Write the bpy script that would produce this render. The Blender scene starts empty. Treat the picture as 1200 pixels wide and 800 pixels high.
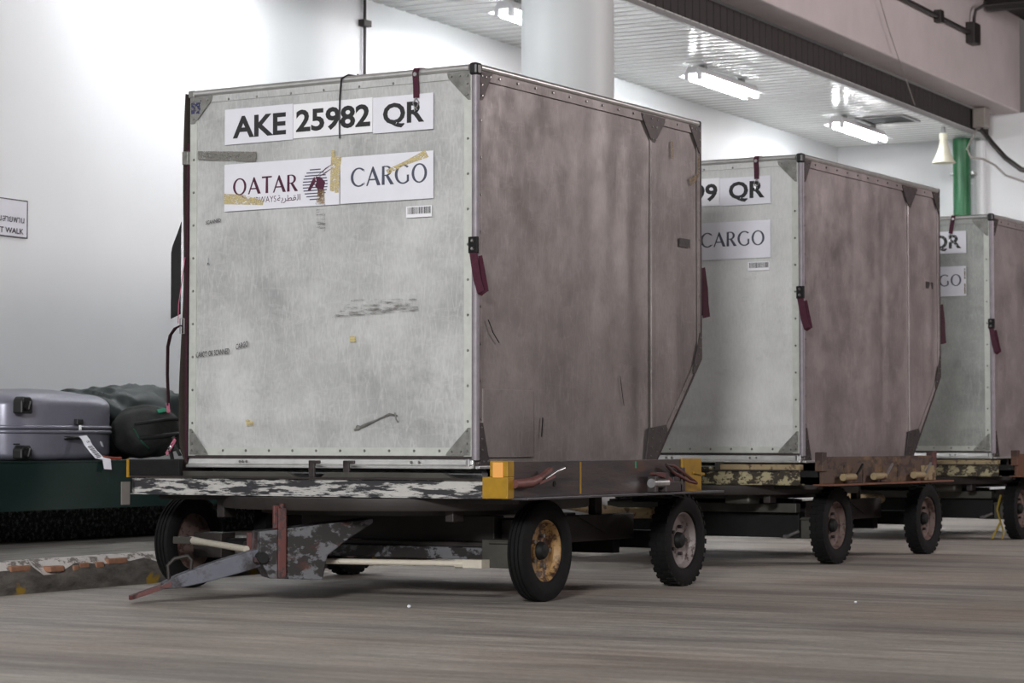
import bpy, bmesh, math, random
from mathutils import Vector, Matrix
from math import sin, cos, pi, radians
random.seed(7)
C = bpy.context.scene.collection

# ------------------------------------------------------------------ camera
B = radians(28.2)
cam_d = bpy.data.cameras.new('camera'); cam = bpy.data.objects.new('camera', cam_d); C.objects.link(cam)
cam.location = (0, 0, .647)
cam.rotation_euler = (pi/2 + radians(2.4707), 0, B)
cam_d.sensor_width = 36; cam_d.lens = 2758.38/1200*36
cam_d.clip_end = 200
cam_d.dof.use_dof = True; cam_d.dof.focus_distance = 9.9; cam_d.dof.aperture_fstop = 6.3
bpy.context.scene.camera = cam

# ------------------------------------------------------------------ world / exposure
w = bpy.data.worlds.new('world'); bpy.context.scene.world = w; w.use_nodes = True
bg = w.node_tree.nodes['Background']; bg.inputs[0].default_value = (.56, .51, .50, 1); bg.inputs[1].default_value = .17
vs = bpy.context.scene.view_settings
vs.view_transform = 'Standard'; vs.look = 'None'; vs.exposure = 0; vs.gamma = 1; vs.use_curve_mapping = False
TUBE = 82.0        # radiance of the fluorescent tubes

def area(name, loc, rot, sx, sy, energy, col):
    l = bpy.data.lights.new(name, 'AREA'); l.shape = 'RECTANGLE'; l.size = sx; l.size_y = sy
    l.energy = energy; l.color = col
    o = bpy.data.objects.new(name, l); o.location = loc; o.rotation_euler = rot; C.objects.link(o); return o
# unseen area lights added behind and beside the camera to brighten containers and beam
def aimed(loc, to, *a):
    q = (Vector(to)-Vector(loc)).to_track_quat('-Z', 'Y').to_euler()
    return area('added_flood', loc, q, *a)
aimed((-.3, -4.0, 4.5), (-4.6, 11.0, 1.2), 2.4, 1.4, 1640, (.985, .985, .99))
aimed((5.0, 5.0, 4.3), (-4.0, 9.5, .8), 2.2, 2.2, 70, (1, .84, .80))
aimed((2.6, 16.5, 4.2), (-6.6, 16.5, 4.3), 2.0, 1.6, 400, (1, .90, .90))

# ------------------------------------------------------------------ mesh builder
def rotm(ax, a): return Matrix.Rotation(a, 4, ax)
def frame(p0, p1):
    d = (Vector(p1)-Vector(p0)); L = d.length
    q = d.to_track_quat('Z', 'Y').to_matrix().to_4x4()
    return Matrix.Translation(p0) @ q, L
class MB:
    def __init__(s): s.v = []; s.f = []; s.M = Matrix()
    def add(s, vs_, fs, M=None):
        M = s.M @ M if M is not None else s.M
        n = len(s.v); s.v += [tuple(M @ Vector(p)) for p in vs_]; s.f += [tuple(i+n for i in f) for f in fs]; return s
    def box(s, x0, x1, y0, y1, z0, z1, M=None):
        vv = [(x, y, z) for z in (z0, z1) for y in (y0, y1) for x in (x0, x1)]
        return s.add(vv, [(0,2,3,1),(4,5,7,6),(0,1,5,4),(2,6,7,3),(0,4,6,2),(1,3,7,5)], M)
    def bar(s, p0, p1, wx, wy, roll=0):
        M, L = frame(p0, p1); M = M @ rotm('Z', roll)
        return s.box(-wx/2, wx/2, -wy/2, wy/2, 0, L, M)
    def cyl(s, p0, p1, r0, r1=None, n=16, caps=True):
        r1 = r0 if r1 is None else r1
        M, L = frame(p0, p1)
        vv = [(r*cos(2*pi*i/n), r*sin(2*pi*i/n), z) for (r, z) in ((r0, 0), (r1, L)) for i in range(n)]
        ff = [(i, (i+1) % n, n+(i+1) % n, n+i) for i in range(n)]
        if caps: ff += [tuple(range(n))[::-1], tuple(range(n, 2*n))]
        return s.add(vv, ff, M)
    def tube(s, path, r, n=8):
        P = [Vector(p) for p in path]; rings = []; up = None
        for i, p in enumerate(P):
            d = (P[min(i+1, len(P)-1)] - P[max(i-1, 0)]).normalized()
            if up is None: up = d.orthogonal().normalized()
            up = (up - d*up.dot(d)).normalized(); b = d.cross(up)
            rr = r[i] if isinstance(r, (list, tuple)) else r
            rings.append([p + up*rr*cos(2*pi*k/n) + b*rr*sin(2*pi*k/n) for k in range(n)])
        vv = [q for g in rings for q in g]; ff = []
        for i in range(len(P)-1):
            for k in range(n):
                a = i*n+k; b_ = i*n+(k+1) % n; ff.append((a, b_, b_+n, a+n))
        ff += [tuple(range(n))[::-1], tuple(range((len(P)-1)*n, len(P)*n))]
        return s.add(vv, ff)
    def ribbon(s, path, wdir, w, t=.003):
        """flat webbing strap along a path; wdir = width direction(s)"""
        P = [Vector(p) for p in path]; n = len(P); vv = []
        for i, p in enumerate(P):
            d = (P[min(i+1, n-1)] - P[max(i-1, 0)]).normalized()
            wd = Vector(wdir[i] if isinstance(wdir, list) else wdir); wd = (wd - d*wd.dot(d)).normalized()
            nn = d.cross(wd)
            vv += [p+wd*w/2+nn*t/2, p-wd*w/2+nn*t/2, p-wd*w/2-nn*t/2, p+wd*w/2-nn*t/2]
        ff = [(0,1,2,3), tuple(4*(n-1)+k for k in (3,2,1,0))]
        for i in range(n-1):
            for k in range(4):
                a = 4*i+k; b_ = 4*i+(k+1) % 4; ff.append((a, a+4, b_+4, b_))
        return s.add(vv, ff)
    def prism(s, poly, a, b, plane='xz'):
        """extrude a 2-D polygon between depth a and b. xz: depth y; yz: depth x; xy: depth z"""
        g = {'xz': lambda p, d: (p[0], d, p[1]), 'yz': lambda p, d: (d, p[0], p[1]), 'xy': lambda p, d: (p[0], p[1], d)}[plane]
        n = len(poly); vv = [g(p, a) for p in poly] + [g(p, b) for p in poly]
        ff = [(i, (i+1) % n, n+(i+1) % n, n+i) for i in range(n)] + [tuple(range(n))[::-1], tuple(range(n, 2*n))]
        return s.add(vv, ff)
    def lathe(s, prof, c, axis='X', n=40, caps=True):
        """prof = closed or open list of (along, radius)"""
        vv = []
        for (a, r) in prof:
            for k in range(n):
                t = 2*pi*k/n
                vv.append({'X': (a, r*cos(t), r*sin(t)), 'Z': (r*cos(t), r*sin(t), a), 'Y': (r*cos(t), a, r*sin(t))}[axis])
        ff = [(i*n+k, i*n+(k+1) % n, (i+1)*n+(k+1) % n, (i+1)*n+k) for i in range(len(prof)-1) for k in range(n)]
        if caps and prof[0][1] > 1e-5: ff.append(tuple(range(n)))
        if caps and prof[-1][1] > 1e-5: ff.append(tuple(range((len(prof)-1)*n, len(prof)*n))[::-1])
        return s.add(vv, ff, Matrix.Translation(c))
    def dome(s, c, nrm, r, h=.5, n=6):
        M, L = frame(c, Vector(c)+Vector(nrm))
        vv = [(r*cos(2*pi*i/n), r*sin(2*pi*i/n), 0) for i in range(n)] + [(.6*r*cos(2*pi*i/n), .6*r*sin(2*pi*i/n), r*h) for i in range(n)]
        return s.add(vv, [(i, (i+1) % n, n+(i+1) % n, n+i) for i in range(n)] + [tuple(range(n, 2*n))], M)
    def sheet(s, fn, nu, nv):
        vv = [fn(i/nu, j/nv) for j in range(nv+1) for i in range(nu+1)]
        ff = [(j*(nu+1)+i, j*(nu+1)+i+1, (j+1)*(nu+1)+i+1, (j+1)*(nu+1)+i) for j in range(nv) for i in range(nu)]
        return s.add(vv, ff)
    def build(s, name, mat, parent=None, smooth=None, bevel=0, kind=None, label=None, solid=0, fix=True):
        me = bpy.data.meshes.new(name); me.from_pydata(s.v, [], s.f); me.update()
        if fix:
            bm = bmesh.new(); bm.from_mesh(me); bmesh.ops.recalc_face_normals(bm, faces=bm.faces); bm.to_mesh(me); bm.free()
        if smooth is not None:
            me.shade_smooth(); me.set_sharp_from_angle(angle=radians(smooth))
        o = bpy.data.objects.new(name, me); C.objects.link(o)
        me.materials.append(mat)
        if parent: o.parent = parent
        if bevel:
            m = o.modifiers.new('bevel', 'BEVEL'); m.width = bevel; m.segments = 2; m.limit_method = 'ANGLE'; m.angle_limit = radians(40)
        if solid:
            m = o.modifiers.new('solid', 'SOLIDIFY'); m.thickness = solid
        if kind: o['kind'] = kind
        if label: o['label'] = label
        return o
def thing(name, label, cat, loc=(0,0,0), rz=0, group=None):
    o = bpy.data.objects.new(name, None); C.objects.link(o); o.location = loc; o.rotation_euler = (0, 0, rz)
    o.empty_display_size = .1
    o['label'] = label; o['category'] = cat
    if group: o['group'] = group
    return o
def tag(o, label, cat, group=None):
    o['label'] = label; o['category'] = cat
    if group: o['group'] = group
    return o

# ------------------------------------------------------------------ materials
def srgb(r, g, b):
    f = lambda c: ((c/255+.055)/1.055)**2.4 if c > 10 else c/255/12.92
    return (f(r), f(g), f(b), 1)
class NT:
    def __init__(s, name):
        s.m = bpy.data.materials.new(name); s.m.use_nodes = True; s.t = s.m.node_tree; s.b = s.t.nodes['Principled BSDF']
        s.co = s.t.nodes.new('ShaderNodeTexCoord').outputs['Object']
    def noise(s, scale, detail=5, stretch=(1,1,1), rough=.6, off=0):
        mp = s.t.nodes.new('ShaderNodeMapping'); mp.inputs['Scale'].default_value = stretch; mp.inputs['Location'].default_value = (off, off*.7, off*1.3)
        s.t.links.new(s.co, mp.inputs[0])
        n = s.t.nodes.new('ShaderNodeTexNoise'); n.inputs['Scale'].default_value = scale; n.inputs['Detail'].default_value = detail; n.inputs['Roughness'].default_value = rough
        s.t.links.new(mp.outputs[0], n.inputs['Vector']); return n.outputs['Fac']
    def ramp(s, fac, stops):
        r = s.t.nodes.new('ShaderNodeValToRGB'); s.t.links.new(fac, r.inputs[0]); e = r.color_ramp.elements
        while len(e) < len(stops): e.new(.5)
        for k, (p, c) in enumerate(stops):
            e[k].position = p; e[k].color = c if isinstance(c, tuple) else (c, c, c, 1)
        return r.outputs[0]
    def mix(s, fac, a, b, mode='MIX'):
        n = s.t.nodes.new('ShaderNodeMix'); n.data_type = 'RGBA'; n.blend_type = mode
        for k, v_ in ((0, fac), (6, a), (7, b)):
            if hasattr(v_, 'is_output'): s.t.links.new(v_, n.inputs[k])
            else: n.inputs[k].default_value = v_
        return n.outputs[2]
    def bump(s, fac, strength=.2, dist=.01, prev=None):
        n = s.t.nodes.new('ShaderNodeBump'); n.inputs['Strength'].default_value = strength; n.inputs['Distance'].default_value = dist
        s.t.links.new(fac, n.inputs['Height'])
        if prev is not None: s.t.links.new(prev, n.inputs['Normal'])
        s.t.links.new(n.outputs[0], s.b.inputs['Normal']); return n.outputs[0]
    def set(s, name, v_):
        i = s.b.inputs[name]
        if hasattr(v_, 'is_output'): s.t.links.new(v_, i)
        else: i.default_value = v_
        return s
def plain(name, col, rough=.5, metal=0, var=.15, scale=12, bump=0, stretch=(1,1,1)):
    n = NT(name)
    dark = tuple(c*(1-var) for c in col[:3])+(1,); lite = tuple(min(1, c*(1+var)) for c in col[:3])+(1,)
    n.set('Base Color', n.ramp(n.noise(scale, stretch=stretch), [(.3, dark), (.7, lite)])); n.set('Roughness', rough); n.set('Metallic', metal)
    if bump: n.bump(n.noise(scale*4), bump, .004)
    return n.m
def chipped(name, paint, under, cover=.5, scale=9, stretch=(1,1,3), rough=.55, rust=None, rustcover=.62, sharp=.02, metal=0):
    """worn paint: paint colour lost in patches down to the metal beneath"""
    n = NT(name)
    f = n.noise(scale, 8, stretch, .7)
    m = n.ramp(f, [(cover-sharp, 0.0), (cover+sharp, 1.0)])
    pv = n.mix(n.noise(scale*3, off=3), tuple(c*.75 for c in paint[:3])+(1,), paint)
    c = n.mix(m, under, pv)
    if rust:
        rm = n.ramp(n.noise(scale*.8, 6, stretch, .7, off=9), [(rustcover-.04, 0.0), (rustcover+.06, 1.0)])
        c = n.mix(rm, c, rust)
    n.set('Base Color', c); n.set('Roughness', rough); n.set('Metallic', metal)
    n.bump(m, .35, .002)
    return n.m
def alu(name, base, lo, hi, metal=.35, rough=.42, dirt=.35, seed=0):
    """worn aluminium sheet: soft blotches, fine weave, thin scratches, darker grime"""
    n = NT(name)
    c = n.ramp(n.noise(2.2, 6, (1,1,1), .6, off=seed), [(.3, lo), (.5, base), (.72, hi)])
    fine = n.noise(160, 2, (1,1,.25), .5, off=seed)
    c = n.mix(.07, c, n.ramp(fine, [(.35, 0.0), (.65, 1.0)]), 'OVERLAY')
    g = n.ramp(n.noise(5, 9, (1,1,1.6), .75, off=seed+5), [(.56, 0.0), (.75, 1.0)])
    g2 = n.mix(.5, (0,0,0,1), g)
    c = n.mix(g2, c, tuple(x*dirt for x in base[:3])+(1,))
    sc = n.ramp(n.noise(7, 3, (3,3,.5), .4, off=seed+11), [(.47, 0.0), (.495, 1.0), (.51, 0.0)])
    s2 = n.mix(.40, (0,0,0,1), sc)
    c = n.mix(s2, c, hi)
    sc = n.ramp(n.noise(3.2, 4, (.8,.8,2.6), .55, off=seed+17), [(.485, 0.0), (.50, 1.0), (.515, 0.0)])
    c = n.mix(n.mix(.22, (0,0,0,1), sc), c, hi)
    n.set('Base Color', c); n.set('Metallic', metal)
    n.set('Roughness', n.ramp(n.noise(6, 5, off=seed+2), [(.3, rough-.08), (.7, rough+.12)]))
    b = n.bump(n.noise(1.7, 3, (1.3,1.3,.8), off=seed+3), .30, .03)
    n.bump(fine, .05, .0005, b)
    return n.m
def emit(name, col, s):
    n = NT(name); n.set('Base Color', (.8,.8,.8,1)); n.set('Emission Color', col); n.set('Emission Strength', s); return n.m
def speckle(name, col, lo, hi, scale=60, stretch=(1,1,1), alpha=1.0):
    """a thin smear of residue that covers only part of what it sits on"""
    n = NT(name); n.set('Base Color', col); n.set('Roughness', .7)
    n.set('Alpha', n.ramp(n.noise(scale, 6, stretch, .7), [(lo, 0.0), (hi, alpha)])); return n.m

M = {}
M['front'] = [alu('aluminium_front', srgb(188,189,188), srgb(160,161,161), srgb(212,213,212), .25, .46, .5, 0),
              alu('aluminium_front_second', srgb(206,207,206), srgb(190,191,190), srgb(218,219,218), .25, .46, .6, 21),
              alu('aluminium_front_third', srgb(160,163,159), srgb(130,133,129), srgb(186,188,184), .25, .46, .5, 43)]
M['side'] = [alu('aluminium_side_shaded', srgb(124,117,115), srgb(106,99,97), srgb(146,139,137), .35, .46, .6, 4),  # same metal as the fronts; darker, warmer tone paints in the side shade
             alu('aluminium_side_shaded_second', srgb(146,136,136), srgb(128,119,119), srgb(166,157,157), .4, .40, .7, 31),
             alu('aluminium_side_shaded_third', srgb(140,131,131), srgb(118,110,110), srgb(160,152,152), .4, .42, .6, 57)]
M['rail'] = plain('aluminium_rail', srgb(206,206,204), .32, .7, .12, 14)
M['post'] = plain('dull_corner_post', srgb(140,134,140), .55, .35, .12, 30)
M['strip'] = plain('aluminium_edge_strip', srgb(200,203,196), .42, .3, .08, 20)
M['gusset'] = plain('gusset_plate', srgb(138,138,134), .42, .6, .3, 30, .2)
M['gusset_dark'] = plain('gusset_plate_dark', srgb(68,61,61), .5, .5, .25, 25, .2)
M['rivet'] = plain('rivet_metal', srgb(150,148,146), .3, .9, .3, 40)
M['rubber_cap'] = plain('black_plastic_cap', (.010,.010,.011,1), .4)
M['maroon'] = plain('maroon_webbing', srgb(66,15,38), .75, 0, .25, 60, .3)
M['maroon_dk'] = plain('dark_maroon_webbing', srgb(52,14,30), .8, 0, .25, 60, .3)
M['pink'] = plain('faded_pink_webbing', srgb(176,98,122), .75, 0, .2, 60, .3)
M['canvas'] = plain('dark_canvas', srgb(44,36,30), .85, 0, .3, 18, .4)
M['black'] = plain('black_steel', (.006,.006,.006,1), .65, .0, .3, 20, .2)
M['black'].node_tree.nodes['Principled BSDF'].inputs['Specular IOR Level'].default_value = .3
M['blackcloth'] = plain('black_cloth', (.010,.010,.011,1), .85, 0, .3, 14, .4)
M['steel'] = plain('bright_steel', srgb(190,190,190), .3, .9, .2, 30)
M['sticker'] = plain('white_vinyl', srgb(226,226,234), .4, 0, .03, 9)
M['sticker2'] = plain('white_vinyl_clean', srgb(236,236,240), .38, 0, .02, 9)
M['ink'] = plain('black_ink', srgb(38,38,40), .45, 0, .1)
M['ink_worn'] = speckle('worn_ink', srgb(50,48,48), .36, .44, 90)
M['burgundy'] = plain('burgundy_ink', srgb(74,20,48), .45, 0, .1)
M['navy'] = plain('slate_ink', srgb(72,76,92), .45, 0, .1)
M['tan'] = speckle('tape_residue', srgb(208,192,140), .36, .56, 60, (1,1,2), .80)
M['tan_side'] = speckle('tape_residue_side', srgb(160,138,104), .36, .6, 50, (1,1,2), .6)
M['smudge'] = speckle('grime_smudge', srgb(110,108,104), .50, .68, 70, (.2,1,1.6), .6)
M['blueink'] = speckle('blue_marker', srgb(60,62,104), .46, .56, 80)

M['wall'] = plain('white_wall_paint', srgb(232,234,236), .6, 0, .025, 1.1)
M['wall_dark'] = plain('dark_backing_paint', (.03,.028,.028,1), .8)
M['ceil'] = plain('soffit_panel_paint', srgb(236,238,236), .18, .0, .04, 3)
M['fascia'] = plain('fascia_shaded_metal', srgb(70,66,66), .9, 0, .12, 5)  # dark base colour holds the shade cast by the beam
M['fascia'].node_tree.nodes['Principled BSDF'].inputs['Specular IOR Level'].default_value = .1
M['trim'] = plain('soffit_trim', srgb(160,160,160), .4, .3, .1)
M['beam'] = plain('concrete_beam_paint', srgb(206,196,196), .7, 0, .06, 2.5)
M['deckroof'] = plain('unlit_roof_deck', (.05,.045,.045,1), .6, .2)  # dark colour stands in for the canopy underside being unlit
M['conc_col'] = plain('painted_column', srgb(206,209,210), .5, 0, .03, 1.5)
M['pipe_dark'] = plain('dark_conduit', srgb(52,48,46), .5, .3)
M['green_pipe'] = plain('green_pipe_paint', srgb(26,96,56), .4, 0, .12, 4)
M['ivory'] = plain('ivory_plastic', srgb(232,230,210), .5, 0, .05)
M['greybox'] = plain('grey_box_paint', srgb(140,134,128), .5, 0, .1)
M['lamp_white'] = plain('white_lamp_housing', srgb(228,228,230), .35, 0, .03)
M['tube'] = emit('fluorescent_tube', (.95, .98, 1.0, 1), TUBE)

# floor concrete
n = NT('concrete_floor')
streak = n.noise(3.4, 10, (.45, 3.4, 1), .72)
c = n.ramp(streak, [(.30, srgb(132,128,122)), (.5, srgb(172,166,158)), (.70, srgb(212,205,196))])
blot = n.ramp(n.noise(.7, 5, off=2), [(.40, 0.0), (.66, 1.0)])
c = n.mix(n.mix(.35, (0,0,0,1), blot), c, srgb(176,150,130))
tr = n.ramp(n.noise(.6, 6, (.4, 3.2, 1), .6, off=7), [(.50, 0.0), (.60, 1.0)])
c = n.mix(n.mix(.42, (0,0,0,1), tr), c, srgb(88,82,80))
grit = n.ramp(n.noise(75, 5, (.7,1.5,1), .8, off=1), [(.38, .30), (.55, 1.0)])
c = n.mix(.38, c, grit, 'MULTIPLY')
n.set('Base Color', c); n.set('Roughness', n.ramp(streak, [(.3, .5), (.7, .75)]))
bb = n.bump(streak, .4, .004); n.bump(n.noise(60, 4), .4, .002, bb)
M['floor'] = n.m
n = NT('step_concrete')
st = n.noise(4, 8, (2.6, .6, 1), .65)
c = n.ramp(st, [(.3, srgb(96,93,88)), (.7, srgb(152,148,142))])
n.set('Base Color', c); n.set('Roughness', .8); n.bump(st, .3, .004)
M['step'] = n.m
n = NT('kerb_face')
c = n.ramp(n.noise(14, 8, (1, .5, 1.5), .7), [(.3, srgb(52,48,46)), (.7, srgb(112,106,100))])
ye = n.ramp(n.noise(4.5, 5, (1, .8, 1), .5, off=4.1), [(.60, 0.0), (.63, 1.0)])
c = n.mix(ye, c, srgb(140,112,30)); n.set('Base Color', c); n.set('Roughness', .85); n.bump(n.noise(30, 6), .6, .006)
M['kerb'] = n.m
M['kerb_white'] = chipped('kerb_edge_wear', srgb(216,210,206), srgb(120,112,106), .46, 16, (1,.7,1), .8)
M['brick'] = plain('exposed_brick', srgb(150,108,84), .85, 0, .3, 22, .5)
n = NT('speckled_plinth')
sp = n.ramp(n.noise(38, 6, (1,1,1), .8), [(.50, (.012,.012,.013,1)), (.64, (.55,.58,.62,1))])
n.set('Base Color', sp); n.set('Roughness', .7); M['plinth'] = n.m
M['green_steel'] = plain('dark_green_steel', srgb(14,44,40), .5, .1, .12, 6)
M['belt'] = plain('black_belt', (.014,.014,.015,1), .45, 0, .2, 20)
M['suit'] = plain('grey_suitcase_shell', srgb(136,136,150), .33, .25, .04, 25, .05)
M['duffel'] = plain('charcoal_nylon', srgb(58,65,65), .55, 0, .25, 8, .4)
M['pack'] = plain('black_pack_fabric', srgb(26,28,26), .75, 0, .3, 16, .4)
M['teal'] = plain('green_trim', srgb(20,140,104), .6, 0, .1)
M['dkgreen'] = plain('dark_green_piping', srgb(14,66,50), .7)
M['tagpaper'] = plain('white_paper_tag', srgb(236,236,244), .6, 0, .03)
M['redstrap'] = plain('rust_red_strap', srgb(130,50,36), .7)

M['tyre'] = plain('tyre_rubber', (.005,.005,.005,1), .8, 0, .35, 25, .3)
M['tyre'].node_tree.nodes['Principled BSDF'].inputs['Specular IOR Level'].default_value = .25
M['rim_gold'] = chipped('worn_yellow_rim', srgb(170,134,86), srgb(70,48,36), .46, 14, (1,1,1), .55, srgb(52,28,20), .55)
M['rim_grey'] = chipped('grey_worn_rim', srgb(140,130,128), srgb(70,56,54), .42, 18, (1,1,1), .5, srgb(66,40,32))
M['rim_rust'] = chipped('rusty_rim', srgb(104,86,80), srgb(60,40,34), .46, 18, (1,1,1), .6, srgb(66,40,32))
M['peel'] = chipped('peeling_white_paint', srgb(196,194,190), srgb(50,50,53), .50, 11, (.55, 1, 3.4), .42)
M['peel_grey'] = chipped('peeling_grey_paint', srgb(104,104,108), srgb(34,30,30), .52, 10, (1,1,1.5), .5, srgb(70,36,28))
M['peel_yel'] = chipped('chipped_cream_paint', srgb(172,162,128), srgb(50,42,30), .51, 17, (1.0, 1, 1.3), .6)
M['rod'] = chipped('worn_white_rod', srgb(206,198,182), srgb(120,90,56), .36, 20, (1,1,1), .5)
M['cream'] = chipped('stained_cream_paint', srgb(160,142,108), srgb(84,62,44), .44, 12, (1,1,1), .55)
M['yellow'] = plain('safety_yellow', srgb(158,120,20), .5, 0, .22, 14, .1)
M['amber'] = emit('amber_reflector', (1,1,1,1), 0); 
_n = M['amber'].node_tree.nodes['Principled BSDF']; _n.inputs['Base Color'].default_value = srgb(236,168,90); _n.inputs['Roughness'].default_value = .25
M['lip'] = [chipped('brown_steel_lip', srgb(80,66,63), srgb(52,48,50), .50, 3.0, (1,.6,3.6), .42, srgb(92,62,48), .62, .10),
            chipped('rusty_steel_lip', srgb(88,68,56), srgb(56,40,34), .50, 6, (1,1,2), .6, srgb(112,88,60), .56),
            chipped('rusty_steel_lip_third', srgb(98,66,48), srgb(60,38,30), .46, 6, (1,1,2), .6, srgb(120,96,60), .6)]
M['flange'] = [plain('worn_dark_flange', srgb(96,94,98), .32, .6, .3, 8), plain('rusty_flange', srgb(118,74,54), .6, .1, .3, 9), plain('rusty_flange_third', srgb(110,72,54), .6, .1, .3, 9)]
M['chassis'] = plain('grimy_chassis_paint', srgb(44,39,37), .55, .1, .3, 6, .2)
M['chassis_grey'] = plain('grey_chassis_paint', srgb(68,66,60), .5, .1, .25, 8, .2)
M['towbar'] = chipped('worn_blue_grey_towbar', srgb(104,106,116), srgb(54,50,52), .45, 8, (1,1,1), .35, srgb(96,40,34), .62, .06)
M['towred'] = chipped('red_worn_steel', srgb(96,50,46), srgb(56,38,38), .46, 16, (1,1,1), .5)
M['lever'] = plain('pink_brown_lever', srgb(112,74,70), .5, .1, .2, 30)
M['rope'] = plain('yellow_rope', srgb(150,130,50), .8)

# ------------------------------------------------------------------ lettering
def text_mesh(txt, bold=0):
    cu = bpy.data.curves.new('t', 'FONT'); cu.body = txt; cu.size = 1; cu.offset = bold; cu.resolution_u = 3
    o = bpy.data.objects.new('t', cu); C.objects.link(o)
    bpy.context.view_layer.update()
    me = bpy.data.meshes.new_from_object(o.evaluated_get(bpy.context.evaluated_depsgraph_get()))
    V = [(v.co.x, v.co.y) for v in me.vertices]; F = [tuple(p.vertices) for p in me.polygons]
    bpy.data.objects.remove(o); bpy.data.curves.remove(cu); bpy.data.meshes.remove(me)
    return V, F
def fit(V, box, plane, depth, shear=0):
    x0, x1, z0, z1 = box
    ax = min(p[0] for p in V); bx_ = max(p[0] for p in V); az = min(p[1] for p in V); bz = max(p[1] for p in V)
    out = []
    for p in V:
        t = (p[0]-ax)/(bx_-ax); s_ = (p[1]-az)/(bz-az)
        x = x0+(x1-x0)*t; z = z0+(z1-z0)*s_ + shear*t
        out.append((x, depth, z) if plane == 'xz' else (depth, x, z) )
    return out
def letters(name, txt, box, mat, parent, plane='xz', depth=0, bold=0, VF=None, shear=0, label=None):
    V, F = VF or text_mesh(txt, bold)
    m = MB(); m.add(fit(V, box, plane, depth, shear), F)
    return m.build(name, mat, parent, fix=False, label=label)

# flared roman capitals drawn as polygons (cap height 1)
def ring(cx, cy, rx, ry, tx, ty, a0=0, a1=360, n=36, rot=0):
    V = []; F = []
    full = (a1-a0) >= 360
    for i in range(n+1):
        t = radians(a0+(a1-a0)*i/n)
        V.append((cx+rx*cos(t), cy+ry*sin(t))); V.append((cx+(rx-tx)*cos(t), cy+(ry-ty)*sin(t)))
    F = [(2*i, 2*i+2, 2*i+3, 2*i+1) for i in range(n)]
    return V, F
def glyph(ch):
    V = []; F = []
    def put(vf):
        n_ = len(V); V.extend(vf[0]); F.extend(tuple(i+n_ for i in f) for f in vf[1])
    def poly(*pts): put((list(pts), [tuple(range(len(pts)))]))
    if ch == 'O': put(ring(.46,.5,.46,.52,.155,.075)); w_ = .92
    elif ch == 'Q': put(ring(.46,.5,.46,.52,.155,.075)); poly((.42,.04),(.56,.02),(.92,-.26),(.74,-.22)); w_ = .94
    elif ch == 'C':
        put(ring(.50,.5,.50,.52,.165,.08,48,312)); w_ = .86
        poly((.80,.86),(.84,.90),(.84,.76),(.80,.80)); poly((.80,.14),(.84,.24),(.86,.10),(.83,.09))
    elif ch == 'G':
        put(ring(.50,.5,.50,.52,.165,.08,48,312)); poly((.72,.08),(.85,.12),(.85,.46),(.72,.46)); w_ = .92
    elif ch == 'A':
        poly((0,0),(.095,0),(.43,.88),(.38,1.02)); poly((.38,1.02),(.45,1.02),(.88,0),(.67,0),(.345,.84)); poly((.17,.285),(.62,.285),(.60,.365),(.19,.365)); w_ = .86
    elif ch == 'T': poly((.25,0),(.43,0),(.415,1),(.265,1)); poly((0,.91),(.67,.93),(.68,1.02),(0,1.02)); w_ = .66
    elif ch == 'R':
        poly((0,0),(.18,0),(.165,1),(.015,1)); put(ring(.30,.74,.30,.27,.155,.075,-90,90,18)); poly((.10,.95),(.30,.95),(.30,1.01),(.10,1.01)); poly((.10,.47),(.30,.47),(.30,.53),(.10,.53))
        poly((.22,.50),(.40,.50),(.74,0),(.52,0)); w_ = .70
    return V, F, w_
def roman(txt, gap=.09):
    V = []; F = []; x = 0
    for ch in txt:
        v_, f_, w_ = glyph(ch); n_ = len(V)
        V += [(p[0]+x, p[1]) for p in v_]; F += [tuple(i+n_ for i in f) for f in f_]; x += w_+gap
    return V, F
def oryx(cx, cz, r):
    """striped disc with a long-horned antelope head"""
    V = []; F = []
    for k in range(11):
        z = 1-.1-.18*k; hw = math.sqrt(max(0, 1-z*z))
        n_ = len(V); V += [(cx-r*hw, cz+r*1.08*(z-.035)), (cx+r*hw, cz+r*1.08*(z-.035)), (cx+r*hw, cz+r*1.08*(z+.035)), (cx-r*hw, cz+r*1.08*(z+.035))]; F.append((n_, n_+1, n_+2, n_+3))
    return V, F

def rect(mb, x0, x1, z0, z1, y0, y1): mb.box(x0, x1, y0, y1, z0, z1)

# ================================================================== BUILDING
WX = -8.58; SY1 = 23.2; CZ = 3.73; EX = -6.95
def struct(o): o['kind'] = 'structure'; return o
m = MB(); m.box(-12, 16, -9, 40, -.1, 0); struct(m.build('floor', M['floor']))
m = MB(); m.box(WX-.2, WX, -8, SY1+.2, 0, 4.9); struct(m.build('wall_left', M['wall']))
m = MB(); m.box(WX, -3.5, SY1, SY1+.2, 0, 3.97); struct(m.build('wall_back', M['wall']))
m = MB(); m.box(-6.55, 6, SY1+2.2, SY1+2.4, 0, 4.9); struct(m.build('wall_dark_backing', M['wall_dark']))  # added dark sheet standing in for the unlit void past the beam end
# rounded pilaster where the beam lands
m = MB(); m.box(-7.085, -6.98, SY1-.12, SY1, 0, 3.73); struct(m.build('trim_1', M['wall'], bevel=.03))
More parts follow.
